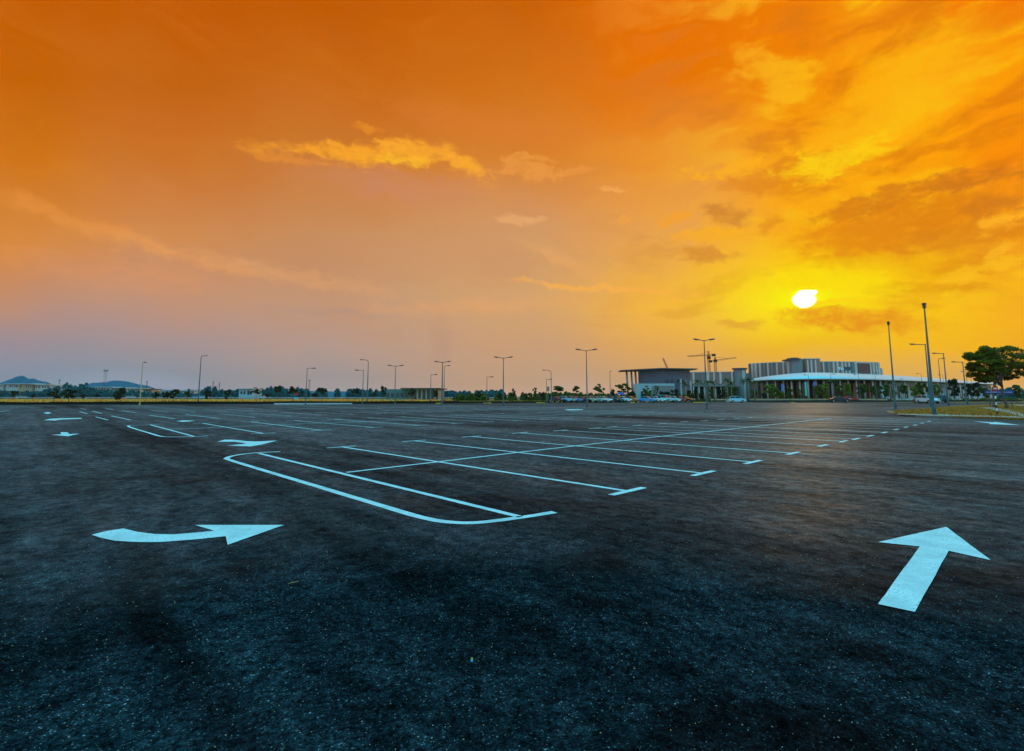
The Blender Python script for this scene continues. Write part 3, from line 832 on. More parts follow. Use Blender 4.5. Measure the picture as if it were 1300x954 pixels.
for i, (x, yt, w) in enumerate(PL):
    Y = 138 + (i * 3) % 7; H = P(x, yt + 2, Y).z
    palm('palm_tree', 'feathery palm ' + w, (P(x, 500, Y).x, Y, 0), H, 1.55, 40 + i)

# far-off woods that read as one mass
def wood(name, label, xs, ytop, Y0, depth, n, leaf, mat, seed, ybase=0.0):
    r_ = random.Random(seed); m = MB()
    x0, x1 = xs
    k = Y0 / F
    nb = int((x1 - x0) / 4.5)
    blobs = []
    for i in range(nb * 2):
        xp = r_.uniform(x0, x1)
        Y = Y0 + r_.random() * depth
        yt = ytop(xp) + r_.uniform(-.5, 2.5)
        top = P(xp, yt, Y)
        w = r_.uniform(2.2, 4.5) * k * 1.3
        blobs.append((top, w))
    for i in range(n):
        t_, w = r_.choice(blobs)
        v = r_.random()
        h = t_.z - ybase
        a = r_.random() * 6.28
        rr = w * (.35 + .65 * math.sin(min(1, v * 1.1) * PI * .5)) * r_.random() ** .4 * (1 if v > .12 else .6)
        p = Vector((t_.x + math.cos(a) * rr, t_.y + math.sin(a) * rr, t_.z - v * h))
        leafquad(m, p, leaf, r_)
    return tag(m.build(name, M[mat]), label, 'wood', kind='stuff')
def prof(pts):
    def f(x):
        for (a, ya), (b, yb) in zip(pts[:-1], pts[1:]):
            if a <= x <= b: return ya + (yb - ya) * (x - a) / (b - a)
        return pts[-1][1]
    return f
wood('woodland', 'far blue green belt of trees behind the meadow left of the middle', (262, 640), prof([(262, 496), (300, 495), (335, 492), (360, 491), (400, 493.5), (470, 494), (520, 497), (600, 496), (640, 495)]), 380, 60, 42000, .9, 'leaf_hazetint', 1)
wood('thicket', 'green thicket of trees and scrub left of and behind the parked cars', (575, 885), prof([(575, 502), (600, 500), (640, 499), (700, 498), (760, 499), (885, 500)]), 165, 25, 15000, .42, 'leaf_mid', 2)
wood('woodland', 'far blue green trees on the slope at the left below the white villas', (-120, 262), prof([(-120, 495), (50, 497), (76, 489), (84, 486), (95, 490), (110, 487), (120, 494), (170, 496), (200, 499), (262, 500)]), 400, 40, 26000, .9, 'leaf_hazetint', 3)
wood('woodland', 'rounded far clump of blue green trees beside the curved lamp post', (256, 290), prof([(256, 496), (266, 489), (274, 490), (290, 497)]), 330, 20, 4500, .6, 'leaf_hazetint', 4)
wood('woodland', 'hazy far trees behind the halls at the right edge', (1195, 1420), prof([(1195, 496), (1240, 493), (1420, 492)]), 300, 60, 9000, .8, 'leaf_hazetint', 6)
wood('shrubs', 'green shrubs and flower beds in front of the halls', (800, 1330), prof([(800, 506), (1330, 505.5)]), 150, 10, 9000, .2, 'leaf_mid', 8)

m = MB(); r_ = random.Random(77)
for k in range(2600):
    px = r_.uniform(-60, 575); py = 511.2 - r_.random() ** 1.5 * 3.6
    p = G(px, py); s = r_.uniform(.15, .5) * p.y / 150; a = r_.random() * 6.28
    m.add([(p.x - s * .5, p.y, 0), (p.x + s * .5, p.y, 0), (p.x + r_.uniform(-s, s), p.y, s * r_.uniform(.7, 1.7))], [(0, 1, 2)])
M['tuft_dry'] = leafmat('dry meadow blades', (.62, .26, .03), (.90, .38, .05), .3)
tag(m.build('meadow_grass', M['tuft_dry']), 'rough dry grass standing in the meadow', 'grass', kind='stuff')
# hills and slope
def ridge(name, px, Y, depth, mat):
    m = MB(); n = len(px)
    rows = []
    for (x, y) in px:
        t_ = P(x, y, Y)
        rows.append([(t_.x, Y - depth, -.3), (t_.x, Y - depth * .45, t_.z * .62), (t_.x, Y, t_.z), (t_.x, Y + depth, -.3)])
    vs = [v for r_ in rows for v in r_]
    m.add(vs, [(i * 4 + j, (i + 1) * 4 + j, (i + 1) * 4 + j + 1, i * 4 + j + 1) for i in range(n - 1) for j in range(3)])
    return struct(m.build(name, M[mat], None, True))
def jag(px, amp, step, seed):
    r_ = random.Random(seed); out = []
    f = prof(px); x = px[0][0]
    while x < px[-1][0]:
        out.append((x, f(x) + r_.uniform(-amp, amp))); x += step
    out.append(px[-1]); return out
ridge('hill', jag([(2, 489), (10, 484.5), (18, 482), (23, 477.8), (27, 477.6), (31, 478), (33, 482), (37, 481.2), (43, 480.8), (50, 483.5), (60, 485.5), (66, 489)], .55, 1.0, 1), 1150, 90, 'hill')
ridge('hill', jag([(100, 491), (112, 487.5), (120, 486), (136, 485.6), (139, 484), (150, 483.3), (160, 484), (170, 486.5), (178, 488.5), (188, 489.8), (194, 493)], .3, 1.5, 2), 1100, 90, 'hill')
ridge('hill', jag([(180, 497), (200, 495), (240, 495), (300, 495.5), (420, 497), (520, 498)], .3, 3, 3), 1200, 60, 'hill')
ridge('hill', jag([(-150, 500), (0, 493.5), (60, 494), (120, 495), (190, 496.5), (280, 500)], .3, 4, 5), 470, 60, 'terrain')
# guard rail on the far road
t = thing('guard_rail', 'long pale guard rail along the far road beyond the meadow', 'guard rail', (0, 258, 0))
m = MB(); m.box((-115, 0, .75), (300, .08, .34)); m.build('rail', M['rail'], t)
for k in range(60):
    m = MB(); m.box((-262 + k * 5, .1, .4), (.12, .1, .85)); m.build('post', M['rail'], t)

# ------------------------------------------------------------------ vehicles
CP = {}
def carpaint(c):
    if c not in CP:
        CP[c] = simple('car paint', c, .35, 0, .04, 2, .4, .15)
    return CP[c]
def car(loc, rz, c, label, kind='sedan', group='cars parked in a row behind the lot', cat='car'):
    t = thing('parked_car', label, cat, (loc[0], loc[1], loc[2] if len(loc) > 2 else 0), rz, group)
    L, Wd = (4.45, 1.74) if kind == 'sedan' else ((3.75, 1.68) if kind == 'hatch' else (4.6, 1.84))
    h = L / 2
    if kind == 'sedan':
        low = [(-h, .32), (-h - .03, .62), (-h + .12, .92), (-h + .95, 1.0), (h - 1.35, .98), (h - .25, .80), (h, .62), (h, .30)]
        cab = [(-h + .75, .99), (-h + 1.35, 1.40), (h - 2.1, 1.42), (h - 1.30, .97)]
    elif kind == 'hatch':
        low = [(-h, .32), (-h - .02, .70), (-h + .08, .98), (-h + .7, 1.03), (h - 1.0, 1.0), (h - .2, .82), (h, .62), (h, .30)]
        cab = [(-h + .12, 1.0), (-h + .45, 1.48), (h - 1.65, 1.50), (h - .85, .99)]
    else:
        low = [(-h, .38), (-h - .02, .8), (-h + .05, 1.12), (-h + .7, 1.16), (h - 1.1, 1.12), (h - .2, .95), (h, .75), (h, .36)]
        cab = [(-h + .1, 1.12), (-h + .35, 1.70), (h - 1.75, 1.72), (h - 1.0, 1.10)]
    def extr(poly, w0, w1, zmid):
        m = MB(); n = len(poly); vs = []
        for s in (-1, 1):
            for (x, z) in poly:
                w = w0 + (w1 - w0) * max(0, min(1, (z - zmid[0]) / (zmid[1] - zmid[0])))
                vs.append((x, s * w / 2, z))
        fs = [tuple(range(n)), tuple(range(n, 2 * n))[::-1]] + [(i, n + i, n + (i + 1) % n, (i + 1) % n) for i in range(n)]
        m.add(vs, fs); return m
    body = extr(low, Wd, Wd * .93, (.6, 1.05))
    zt = cab[1][1]
    roof = [(cab[1][0] + .02, zt - .01), (cab[1][0] + .12, zt + .04), (cab[2][0] - .12, zt + .05), (cab[2][0] - .02, zt)]
    rf = extr(roof, Wd * .76, Wd * .70, (zt - .02, zt + .05))
    o = len(body.v); body.v += rf.v; body.f += [tuple(i + o for i in f) for f in rf.f]; body.mi += rf.mi
    for s in (-1, 1):   # pillars
        for (x0, x1, z0, z1) in ((cab[0][0], cab[1][0], cab[0][1], zt), (cab[3][0], cab[2][0], cab[3][1], zt), ((cab[0][0] + cab[3][0]) / 2, (cab[1][0] + cab[2][0]) / 2, cab[0][1], zt)):
            body.tube([(x0, s * Wd * .455, z0 - .02), (x1, s * Wd * .385, z1)], .035, 5)
    bo = body.build('body', carpaint(c), t, False, .04)
    g = extr(cab, Wd * .91, Wd * .76, (cab[0][1], zt)).build('windows', M['carglass'], t)
    wr = .31 if kind != 'suv' else .36
    for sx in (-h + .78, h - .82):
        for s in (-1, 1):
            w = MB(); w.tube([(sx, s * (Wd / 2 - .2), wr), (sx, s * (Wd / 2 + .012), wr)], wr, 16)
            wo = w.build('wheel', M['rubber'], t)
            q = MB(); q.tube([(sx, s * (Wd / 2 - .02), wr), (sx, s * (Wd / 2 + .022), wr)], wr * .62, 12)
            q.build('rim', M['rim'], wo)
    zl = low[-3][1]
    for s in (-1, 1):
        q = MB(); q.box((h - .10, s * Wd * .36, zl + .02), (.22, .34, .14)); q.build('headlight', M['headlight'], t, False, .03)
        q = MB(); q.box((-h + .03, s * Wd * .40, zl + .14), (.14, .24, .16)); q.build('tail_light', M['taillight'], t, False, .02)
    q = MB(); q.box((h - .0, 0, .42), (.06, Wd * .7, .14)); q.build('grille', M['black'], t)
    return t
LB = (.20, .55, .75); WH = (.75, .76, .76); DK = (.02, .022, .03); SV = (.45, .47, .48)
cars = [(707, DK, 'sedan', 'black sedan at the left end of the parked row'), (718, LB, 'hatch', 'light blue small car, second in the parked row'), (725, (.45, .38, .25), 'hatch', 'beige small car parked between two blue ones'), (731, (.05, .2, .5), 'sedan', 'mid blue car parked left of the tall double armed lamp'),
        (739, DK, 'sedan', 'black sedan with a pale windscreen just left of the tall double armed lamp'), (749, (.5, .42, .3), 'hatch', 'cream car half hidden by the lamp post in front of it'), (758, (.25, .42, .38), 'sedan', 'grey green sedan right of the tall double armed lamp'), (767, WH, 'sedan', 'white sedan with dark windscreen, right of the grey green one'),
        (777, DK, 'sedan', 'dark sedan parked between the white cars'), (784, (.02, .16, .15), 'hatch', 'dark teal small car parked left of a white one'), (792, WH, 'sedan', 'white car at the foot of the widest airy tree'), (800, (.55, .13, .03), 'hatch', 'orange red car at the right end of the left group'),
        (822, (.03, .32, .68), 'sedan', 'bright blue sedan at the left end of the right group'), (834, WH, 'sedan', 'white sedan right of the bright blue one'), (844, (.35, .55, .58), 'suv', 'pale teal tall car in the middle of the right group'), (856, WH, 'hatch', 'white hatchback right of the pale teal car'), (863, (.5, .03, .02), 'hatch', 'red car in the right group'), (870, (.06, .012, .012), 'sedan', 'dark maroon sedan at the right end of the row')]
for i, (x, c, k, lab) in enumerate(cars):
    Y = 122.5; p = P(x, 510, Y)
    car((p.x, Y, .02), R(-48 + rng.uniform(-4, 4)), c, lab, k)
p = P(936, 510, 119); car((p.x, 119, .0), R(-14), (.35, .68, .78), 'pale blue hatchback standing alone before the grey finned wing', 'hatch', None)
p = P(1066, 510, 123); car((p.x, 123, .03), R(-20), (.02, .02, .03), 'dark sedan with pale bonnet in front of the domed canopy', 'sedan', 'cars standing in front of the canopies')
p = P(1078, 508, 136); car((p.x, 136, .04), R(8), (.5, .02, .02), 'red sedan behind the dark one in front of the domed canopy', 'sedan', 'cars standing in front of the canopies')
for x, Y, c, k, lab, a in [(1170, 113, (.16, .02, .015), 'sedan', 'dark red car left of the white one behind the island', 70), (1178, 106, (.6, .68, .72), 'suv', 'white tall car facing the lot behind the leaning posts', -95), (1190, 113, DK, 'suv', 'black tall car right of the white one behind the island', 75)]:
    p = P(x, 510, Y); car((p.x, Y, 0), R(a), c, lab, k, 'cars standing behind the island')
for x, y, c, lab in [(27, 503, (.3, .45, .5), 'grey blue car on the far road below the villas'), (166, 504, (.35, .55, .6), 'pale car on the far road left of the slim lamp post'), (259, 504, (.3, .65, .8), 'light blue car on the far road beside the curved lamp post'), (251, 504, (.1, .35, .6), 'small blue car on the far road left of the light blue one'), (334, 504, WH, 'white car on the far road left of the young trees')]:
    p = P(x, y, 268); car((p.x, 268, .05), 0, c, lab, 'suv', 'cars driving on the far road')

# ------------------------------------------------------------------ signs
g0 = G(1266, 526.2, .1)
t = thing('stop_sign', 'round red and white road sign on a black and white striped post on the island', 'road sign', (g0.x, g0.y, .1))
kk = g0.y / F
zt = P(1264, 499, g0.y).z - .1
m = MB(); nst = 7
for i in range(nst):
    m.cur = i % 2
    m.tube([(0, 0, i * zt / nst), (0, 0, (i + 1) * zt / nst)], .055, 10)
m.build('post', [M['black'], M['signwhite']], t)
zc = P(1263, 493.5, g0.y).z - .1; r_s = 3.9 * kk
m = MB(); m.tube([(0, .0, zc - r_s), (0, 0, zc + r_s * .4)], .03, 8); m.build('bracket', M['pole'], t)
m = MB(); m.tube([(0, -.06, zc), (0, -.03, zc)], r_s, 8); fo = m.build('sign_face', M['signred'], t)
m = MB(); m.box((0, -.064, zc), (r_s * 1.2, .006, r_s * .42)); m.build('white_bar', M['signwhite'], fo)
b0 = G(1258, 517.5, .1); b1 = P(1286, 510, b0.y)
t = thing('direction_board', 'long blue board with small white lettering on two posts under the big trees', 'sign board', (b0.x, b0.y, .1))
zb0 = P(1270, 500.3, b0.y).z - .1; zb1 = P(1270, 496, b0.y).z - .1; k = b0.y / F
for x in (1258, 1285.5):
    m = MB(); m.tube([((x - 1258) * k, .06, 0), ((x - 1258) * k, .06, zb1)], .045, 8); m.build('post', M['pole'], t)
m = MB(); m.box(((1270.3 - 1258) * k, 0, (zb0 + zb1) / 2), (37 * k, .06, zb1 - zb0)); bo = m.build('board', M['signblue'], t)
m = MB(); x = -4.0
r_ = random.Random(4)
while x < 29:
    w = r_.choice([.25, .3, .4]); hgt = (zb1 - zb0) * r_.choice([.22, .3])
    if r_.random() < .8: m.box((x * k, -.033, (zb0 + zb1) / 2), (w * k, .006, hgt))
    x += .62
m.build('lettering', M['signwhite'], bo)
# small sign on the left, small board by the parked cars
g0 = G(376, 511.8)
t = thing('road_sign', 'small red round sign above a blue plate on a post beyond the hedge', 'road sign', (g0.x, g0.y, 0)); k = g0.y / F
m = MB(); m.tube([(0, .04, 0), (0, .04, P(376, 499, g0.y).z)], .04, 8); m.build('post', M['pole'], t)
m = MB(); zc = P(376, 500.6, g0.y).z; m.tube([(0, -.02, zc), (0, .01, zc)], 1.8 * k, 16); m.build('sign_face', M['signred'], t)
m = MB(); zc = P(376, 506, g0.y).z; m.box((-.05, 0, zc), (5 * k, .04, 2.3 * k)); m.build('plate', simple('plate light blue', (.15, .5, .65), .5), t)
p = P(696, 494, 120)
t = thing('notice_board', 'small upright grey board on a post at the left end of the parked cars', 'sign board', (p.x, 120, 0))
m = MB(); m.tube([(0, .05, 0), (0, .05, 3.4)], .05, 8); m.build('post', M['pole'], t)
m = MB(); m.box((0, 0, P(696, 494, 120).z), (.55, .06, 1.1)); m.build('board', M['wall_grey'], t)
p = P(788, 499, 128)
t = thing('canvas_shelter', 'small dark blue pitched shelter behind the parked cars', 'shelter', (p.x, 128, 0))
m = MB(); z = P(788, 501, 128).z; z2 = P(788, 497.5, 128).z; w = 1.1
m.add([(-w, -w, z), (w, -w, z), (w, w, z), (-w, w, z), (0, 0, z2)], [(0, 1, 4), (1, 2, 4), (2, 3, 4), (3, 0, 4), (3, 2, 1, 0)]); m.build('roof', M['signblue'], t)
for sx in (-1, 1):
    for sy in (-1, 1):
        m = MB(); m.tube([(sx * w * .95, sy * w * .95, 0), (sx * w * .95, sy * w * .95, z + .02)], .04, 6); m.build('leg', M['pole'], t)
# stone on the island kerb
g0 = G(1195, 529.6, .1); m = MB()
vs = []; r_ = random.Random(2)
for i in range(5):
    ph = -PI / 2 + PI * (i + .5) / 5
    for j in range(9):
        rr = .16 * r_.uniform(.85, 1.15)
        vs.append((g0.x + math.cos(ph) * math.cos(j * .698) * rr * 1.5, g0.y + math.cos(ph) * math.sin(j * .698) * rr, .17 + math.sin(ph) * rr * .7))
m.add(vs, [(i * 9 + j, i * 9 + (j + 1) % 9, (i + 1) * 9 + (j + 1) % 9, (i + 1) * 9 + j) for i in range(4) for j in range(9)] + [tuple(range(9))[::-1], tuple(range(36, 45))])
tag(m.build('stone', simple('pale stone', (.5, .36, .24), .8), None, True), 'pale rounded stone on the island kerb beside the tallest lamp post', 'stone')

# ------------------------------------------------------------------ buildings
def Z(y, Y): return P(650, y, Y).z
def X(x, Y): return P(x, 505, Y).x
# pavilion with the flat roof
Y = 190
t = thing('pavilion_hall', 'blue grey hall with a thin flat roof overhanging tall columns at its left end', 'building', (0, 0, 0))
m = MB(); m.wallstrip([(X(811, Y), Y), (X(840, Y - 3), Y - 3), (X(877, Y), Y)], 0, Z(470.5, Y), 5); wl = m.build('wall', M['blueclad'], t)
m = MB()
rp = [(X(789, Y - 2), Y - 1.5), (X(800, Y - 3), Y - 3), (X(840, Y - 5), Y - 5.5), (X(887, Y - 2), Y - 2), (X(886, Y), Y + 6), (X(790, Y), Y + 6)]
zr = [Z(471.4, Y - 2), Z(470.8, Y - 3), Z(468.8, Y - 5), Z(469.4, Y - 2)]; zz = zr + [zr[3], zr[0]]
m.add([(p[0], p[1], z) for p, z in zip(rp, zz)] + [(p[0], p[1], z + .4) for p, z in zip(rp, zz)], [(0, 1, 2), (0, 2, 5), (2, 3, 4), (2, 4, 5), (6, 8, 7), (6, 11, 8), (8, 10, 9), (8, 11, 10)] + [(i, (i + 1) % 6, 6 + (i + 1) % 6, 6 + i) for i in range(6)])
m.build('roof', M['roofslab'], t)
for x in (797.8, 803.8, 809):
    m = MB(); m.tube([(X(x, Y - 3), Y - 3, 0), (X(x, Y - 3), Y - 1, Z(470.6, Y - 2))], .36, 12); m.build('column', M['blueclad'], t, True)
for k in range(7):      # horizontal cladding bands
    z = Z(484.5 - k * 2, Y - 2)
    m = MB(); m.wallstrip([(X(811.3, Y), Y - .12), (X(840, Y - 3), Y - 3.12), (X(871, Y), Y - .32)], z, z + .07, .1); m.build('cladding_band', M['wall_dark'], t)
m = MB(); m.wallstrip([(X(868, Y), Y - .5), (X(873, Y), Y - .4)], Z(480, Y), Z(471.5, Y), .3); m.build('window', M['glass'], t)
m = MB(); m.wallstrip([(X(808, Y - 12), Y - 12), (X(857, Y - 12), Y - 12)], 0, Z(487.2, Y - 12), 4); m.build('podium', M['podium'], t)
m = MB(); m.wallstrip([(X(829, Y - 12.4), Y - 12.4), (X(856, Y - 12.4), Y - 12.4)], Z(504, Y - 12), Z(490, Y - 12), .3); m.build('podium_front', M['wall_grey'], t)
for x in (814, 819, 824):
    m = MB(); m.wallstrip([(X(x, Y - 12.3), Y - 12.3), (X(x + 3, Y - 12.3), Y - 12.3)], Z(506, Y - 12), Z(497, Y - 12), .2); f = m.build('window', M['glass'], t)
for x in (860, 866, 872):
    m = MB(); m.wallstrip([(X(x, Y - .6), Y - 4.6), (X(x + 1.7, Y - .6), Y - 4.6)], 0, Z(482 + (x - 860) * .2, Y), .6); m.build('pier', M['column'] if x != 866 else M['wall_mauve'], t)
for x in (846, 851, 857.5, 862.5):
    m = MB(); m.wallstrip([(X(x, Y - .6), Y - 3.6), (X(x + 3, Y - .6), Y - 3.4)], Z(486.5, Y), Z(482.5, Y), .3); m.build('window', M['glass'], t)

def finned(name, label, path, z0, z1, parent=None, step=2.0, seed=1, zf0=None, windows=True):
    """building mass with alternating pale fins and brown panels along a curved plan"""
    t = thing(name, label, 'building', (0, 0, 0))
    m = MB(); m.wallstrip(path, 0, z1 - .25, 14); m.build('wall', M['wall_mauve'], t)
    m = MB(); m.wallstrip([(a, b - .18) for a, b in path], z1 - .25, z1, 14.4); m.build('parapet', M['fin'], t)
    r_ = random.Random(seed)
    d = 0; segi = 0; pos = Vector((path[0][0], path[0][1], 0)); acc = .6
    n = 0
    for a, b in zip(path[:-1], path[1:]):
        a = Vector((*a, 0)); b = Vector((*b, 0)); L = (b - a).length; dr = (b - a).normalized(); nr = Vector((dr.y, -dr.x, 0))
        if nr.y > 0: nr = -nr
        while acc < L - .4:
            w = r_.uniform(.5, 1.1)
            c = a + dr * acc + nr * .22
            q = MB(); zb = (zf0 if zf0 is not None else z0)
            q.box((c.x, c.y, (zb + z1 - .3) / 2), (w, .42, z1 - .3 - zb), math.atan2(dr.y, dr.x))
            q.build('fin', M['fin'] if r_.random() < .75 else M['wall_grey'], t)
            acc += step * r_.uniform(.75, 1.3); n += 1
        acc -= L
    return t
# grey finned wing between pavilion and main hall
YW = 212
tw = finned('finned_wing', 'grey hall wing with vertical pale fins below the tower cranes', [(X(873, YW), YW), (X(905, YW - 3), YW - 3), (X(940, YW - 4), YW - 4)], 0, Z(472.2, YW - 2), step=2.1, seed=3, zf0=Z(488, YW))
m = MB(); m.wallstrip([(X(873, YW - 12), YW - 14), (X(938, YW - 12), YW - 16)], Z(491, YW - 14), Z(488.3, YW - 14), 12); m.build('ledge', M['wall_grey'], tw)
m = MB(); m.wallstrip([(X(873, YW - 5), YW - 5), (X(938, YW - 5), YW - 6)], 0, Z(491, YW - 14), 3); m.build('ground_floor', M['wall_dark'], tw)
for k in range(9):
    x = 875 + k * 7
    m = MB(); m.tube([(X(x, YW - 15), YW - 14, 0), (X(x, YW - 15), YW - 14, Z(491, YW - 14))], .3, 10); m.build('column', M['column'], tw, True)
# link block
YL = 205
t = thing('rounded_block', 'small rounded grey block with a flat cap between the two finned halls', 'building', (0, 0, 0))
cx = X(945, YL); rr = (X(953, YL) - X(938, YL)) / 2
pts = [(cx + math.cos(a * PI / 12) * rr, YL + 3 + math.sin(a * PI / 12) * rr) for a in range(24)]
m = MB(); m.prism(pts, 0, Z(469, YL)); m.build('wall', M['wall_grey'], t)
pts = [(cx + math.cos(a * PI / 12) * rr * 1.22, YL + 3 + math.sin(a * PI / 12) * rr * 1.22) for a in range(24)]
m = MB(); m.prism(pts, Z(469, YL), Z(467.2, YL)); m.build('roof', M['roofslab'], t)
m = MB(); m.wallstrip([(cx - .2, YL + 3 - rr * 1.06), (cx + 1.1, YL + 3 - rr * 1.06)], 0, Z(470, YL), .5); m.build('fin', M['column'], t)
m = MB(); m.wallstrip([(X(932, 224), 224), (X(958, 224), 224)], 0, Z(474, 224), 6); m.build('link_wall', M['wall_grey'], t)
# main hall
PATH = [(952, 212), (968, 207), (985, 203), (1009, 200), (1030, 198.5), (1060, 198), (1090, 200), (1119, 204)]
path = [(X(x, Y_), Y_) for x, Y_ in PATH]
ZM = Z(459.3, 200)
hall = finned('convention_hall', 'large curved hall with vertical brown and pale fins rising behind the domed canopy', path, Z(478, 200), ZM, step=1.75, seed=8, zf0=Z(482, 200))
m = MB(); m.wallstrip([(X(1009, 197), 197.5), (X(1021, 197), 197)], Z(478, 197), Z(457, 197), 8); m.build('stair_tower', M['wall_grey'], hall)
m = MB(); m.wallstrip([(X(1008, 196), 196.5), (X(1020, 196), 196)], Z(457, 197), Z(455.4, 197), 9); m.build('tower_cap', M['roofslab'], hall)
m = MB(); m.wallstrip([(X(1012, 195), 196.8), (X(1020.5, 195), 196.8)], Z(455.4, 197), Z(454.3, 197), 4); m.build('plant_box', M['roofslab'], hall)
m = MB(); m.wallstrip([(X(1025, 197), 196.7), (X(1043, 197), 196.5)], Z(478, 197), Z(456.2, 197), 8); m.build('raised_bay', M['wall_mauve'], hall)
m = MB(); m.wallstrip([(X(1024.5, 197), 196.4), (X(1043.5, 197), 196.2)], Z(456.2, 197), Z(455.2, 197), 8.5); m.build('bay_cap', M['fin'], hall)
for x in (1028, 1032.5, 1038):
    m = MB(); m.wallstrip([(X(x, 196), 196.2), (X(x + 1.6, 196), 196.2)], Z(478, 196), Z(457, 196), .35); m.build('fin', M['fin'], hall)
m = MB(); m.wallstrip([(X(1091, 198), 198.6), (X(1119, 198), 202.4)], Z(476, 200), Z(459.4, 200), .6); m.build('frame_panel', M['fin'], hall)
m = MB(); m.wallstrip([(X(1094, 198), 198.6), (X(1116, 198), 201.6)], Z(474.5, 200), Z(461.5, 200), .4); m.build('maroon_panel', M['maroon'], hall)
m = MB(); m.wallstrip([(X(1119.5, 203), 204), (X(1129, 203), 206)], 0, Z(467.5, 204), 8); m.build('end_block', M['wall_mauve'], hall)
for x in (1121, 1124, 1127):
    m = MB(); m.wallstrip([(X(x, 202), 203.7), (X(x + 1, 202), 203.9)], 0, Z(468, 204), .3); m.build('fin', M['fin'], hall)
m = MB(); m.wallstrip([(X(1076, 196.5), 196.8), (X(1084, 196.5), 197)], Z(470.5, 197), Z(466, 197), .25); m.build('sign_panel', M['wall_dark'], hall)
m = MB()
for (a, b_, c, d_) in [(1067.8, 1068.8, 470, 466.4), (1069.3, 1070, 468.5, 465.6), (1070.6, 1071.8, 470, 467.6), (1072.2, 1073, 469.4, 466), (1073.4, 1074.4, 470.2, 468)]:
    m.wallstrip([(X(a, 197), 197.1), (X(b_, 197), 197.1)], Z(c, 197), Z(d_, 197), .2)
m.build('emblem', M['signwhite'], hall)
# lobby wall under the canopy with doors, columns, banners
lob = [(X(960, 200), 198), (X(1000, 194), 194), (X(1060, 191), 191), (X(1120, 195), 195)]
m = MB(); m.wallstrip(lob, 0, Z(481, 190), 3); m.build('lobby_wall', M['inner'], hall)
r_ = random.Random(11)
for k in range(24):
    x = 968 + k * 6.5; Yl = 188 + abs(x - 1055) * .03
    m = MB(); w = r_.uniform(.5, 1.1)
    m.box((X(x, Yl), Yl, 3.2), (w, .3, 6.4)); m.build('lobby_window' if k % 3 else 'lobby_panel', M['glass'] if k % 3 else M['wall_mauve'], hall)

cv = thing('domed_canopy', 'huge pale blue white curved canopy with a long low arm stretching to the right', 'canopy', (0, 0, 0))
st = [(966, 190, 7.3, 7.5), (975, 186, 7.25, 8.1), (988, 182, 7.2, 8.7), (1005, 179, 7.2, 9.25), (1025, 177, 7.2, 9.8), (1045, 176, 7.2, 10.1), (1065, 176.5, 7.2, 10.1), (1085, 178, 7.2, 10.0), (1105, 180, 7.2, 9.85), (1122, 184, 7.2, 9.8), (1145, 192, 7.25, 9.85), (1170, 204, 7.3, 9.85), (1195, 218, 7.35, 9.75), (1220, 235, 7.4, 9.5), (1245, 255, 7.5, 9.3), (1275, 282, 7.5, 9.2)]
NP = 9
m = MB(); vs = []
for i, (x, Y_, zb, zt_) in enumerate(st):
    X0 = X(x, Y_)
    sc_ = min(1, .25 + (zt_ - 7.3) / 2.2)
    prof_ = [(0.6, zb), (0.1, zb + .12), (0, zb + .3)]
    for k in range(1, NP - 2):
        u = k / (NP - 3)
        prof_.append((u * 9 * sc_, zb + .3 + (zt_ - zb - .3) * math.sin(u * PI / 2) ** .8))
    prof_.append((16 * sc_ + 1, zt_ - .2))
    for dy, z in prof_: vs.append((X0 + dy * .12 * (x - 1050) / 200, Y_ + dy, z))
n = len(prof_)
fs = [(i * n + j, (i + 1) * n + j, (i + 1) * n + j + 1, i * n + j + 1) for i in range(len(st) - 1) for j in range(n - 1)]
m.add(vs, fs); m.add([vs[j] for j in range(n)], [tuple(range(n))])
m.build('canopy_shell', M['canopy'], cv, True)
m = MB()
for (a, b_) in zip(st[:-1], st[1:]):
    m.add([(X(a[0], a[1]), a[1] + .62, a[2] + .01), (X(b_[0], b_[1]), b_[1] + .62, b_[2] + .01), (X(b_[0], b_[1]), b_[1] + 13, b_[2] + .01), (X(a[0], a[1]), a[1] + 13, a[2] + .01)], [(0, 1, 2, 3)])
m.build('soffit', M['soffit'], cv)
for i, (xa, ya, _, _) in enumerate(st):
    pass
xs = [975 + 10.3 * k for k in range(15)] + [1136, 1150, 1164, 1178, 1192, 1206, 1220, 1234]
fY = prof([(s_[0], s_[1]) for s_ in st])
for x in xs:
    Y_ = fY(x) + 2.2
    m = MB(); m.tube([(X(x, Y_), Y_, 0), (X(x, Y_), Y_, 7.22)], .30 if x < 1125 else .28, 12); m.build('column', M['column'], cv, True)
# long low arm wall under the canopy arm
t = thing('service_wing', 'long low pale blue wall with dark openings under the right arm of the canopy', 'building', (0, 0, 0))
wl = [(X(1124, 200), 200), (X(1150, 206), 206), (X(1180, 222), 222), (X(1215, 245), 245), (X(1260, 285), 285)]
m = MB(); m.wallstrip(wl, 0, 7.2, 3); m.build('wall', M['tealwall'], t)
for k in range(26):
    x = 1126 + k * 5; Yw = prof([(1124, 200), (1150, 206), (1180, 222), (1215, 245), (1260, 285)])(x) - .15
    m = MB(); m.box((X(x, Yw), Yw, 3 if k % 2 else 5.6), (1.3, .25, 5.4 if k % 2 else 1.4)); m.build('window', M['glass'], t)
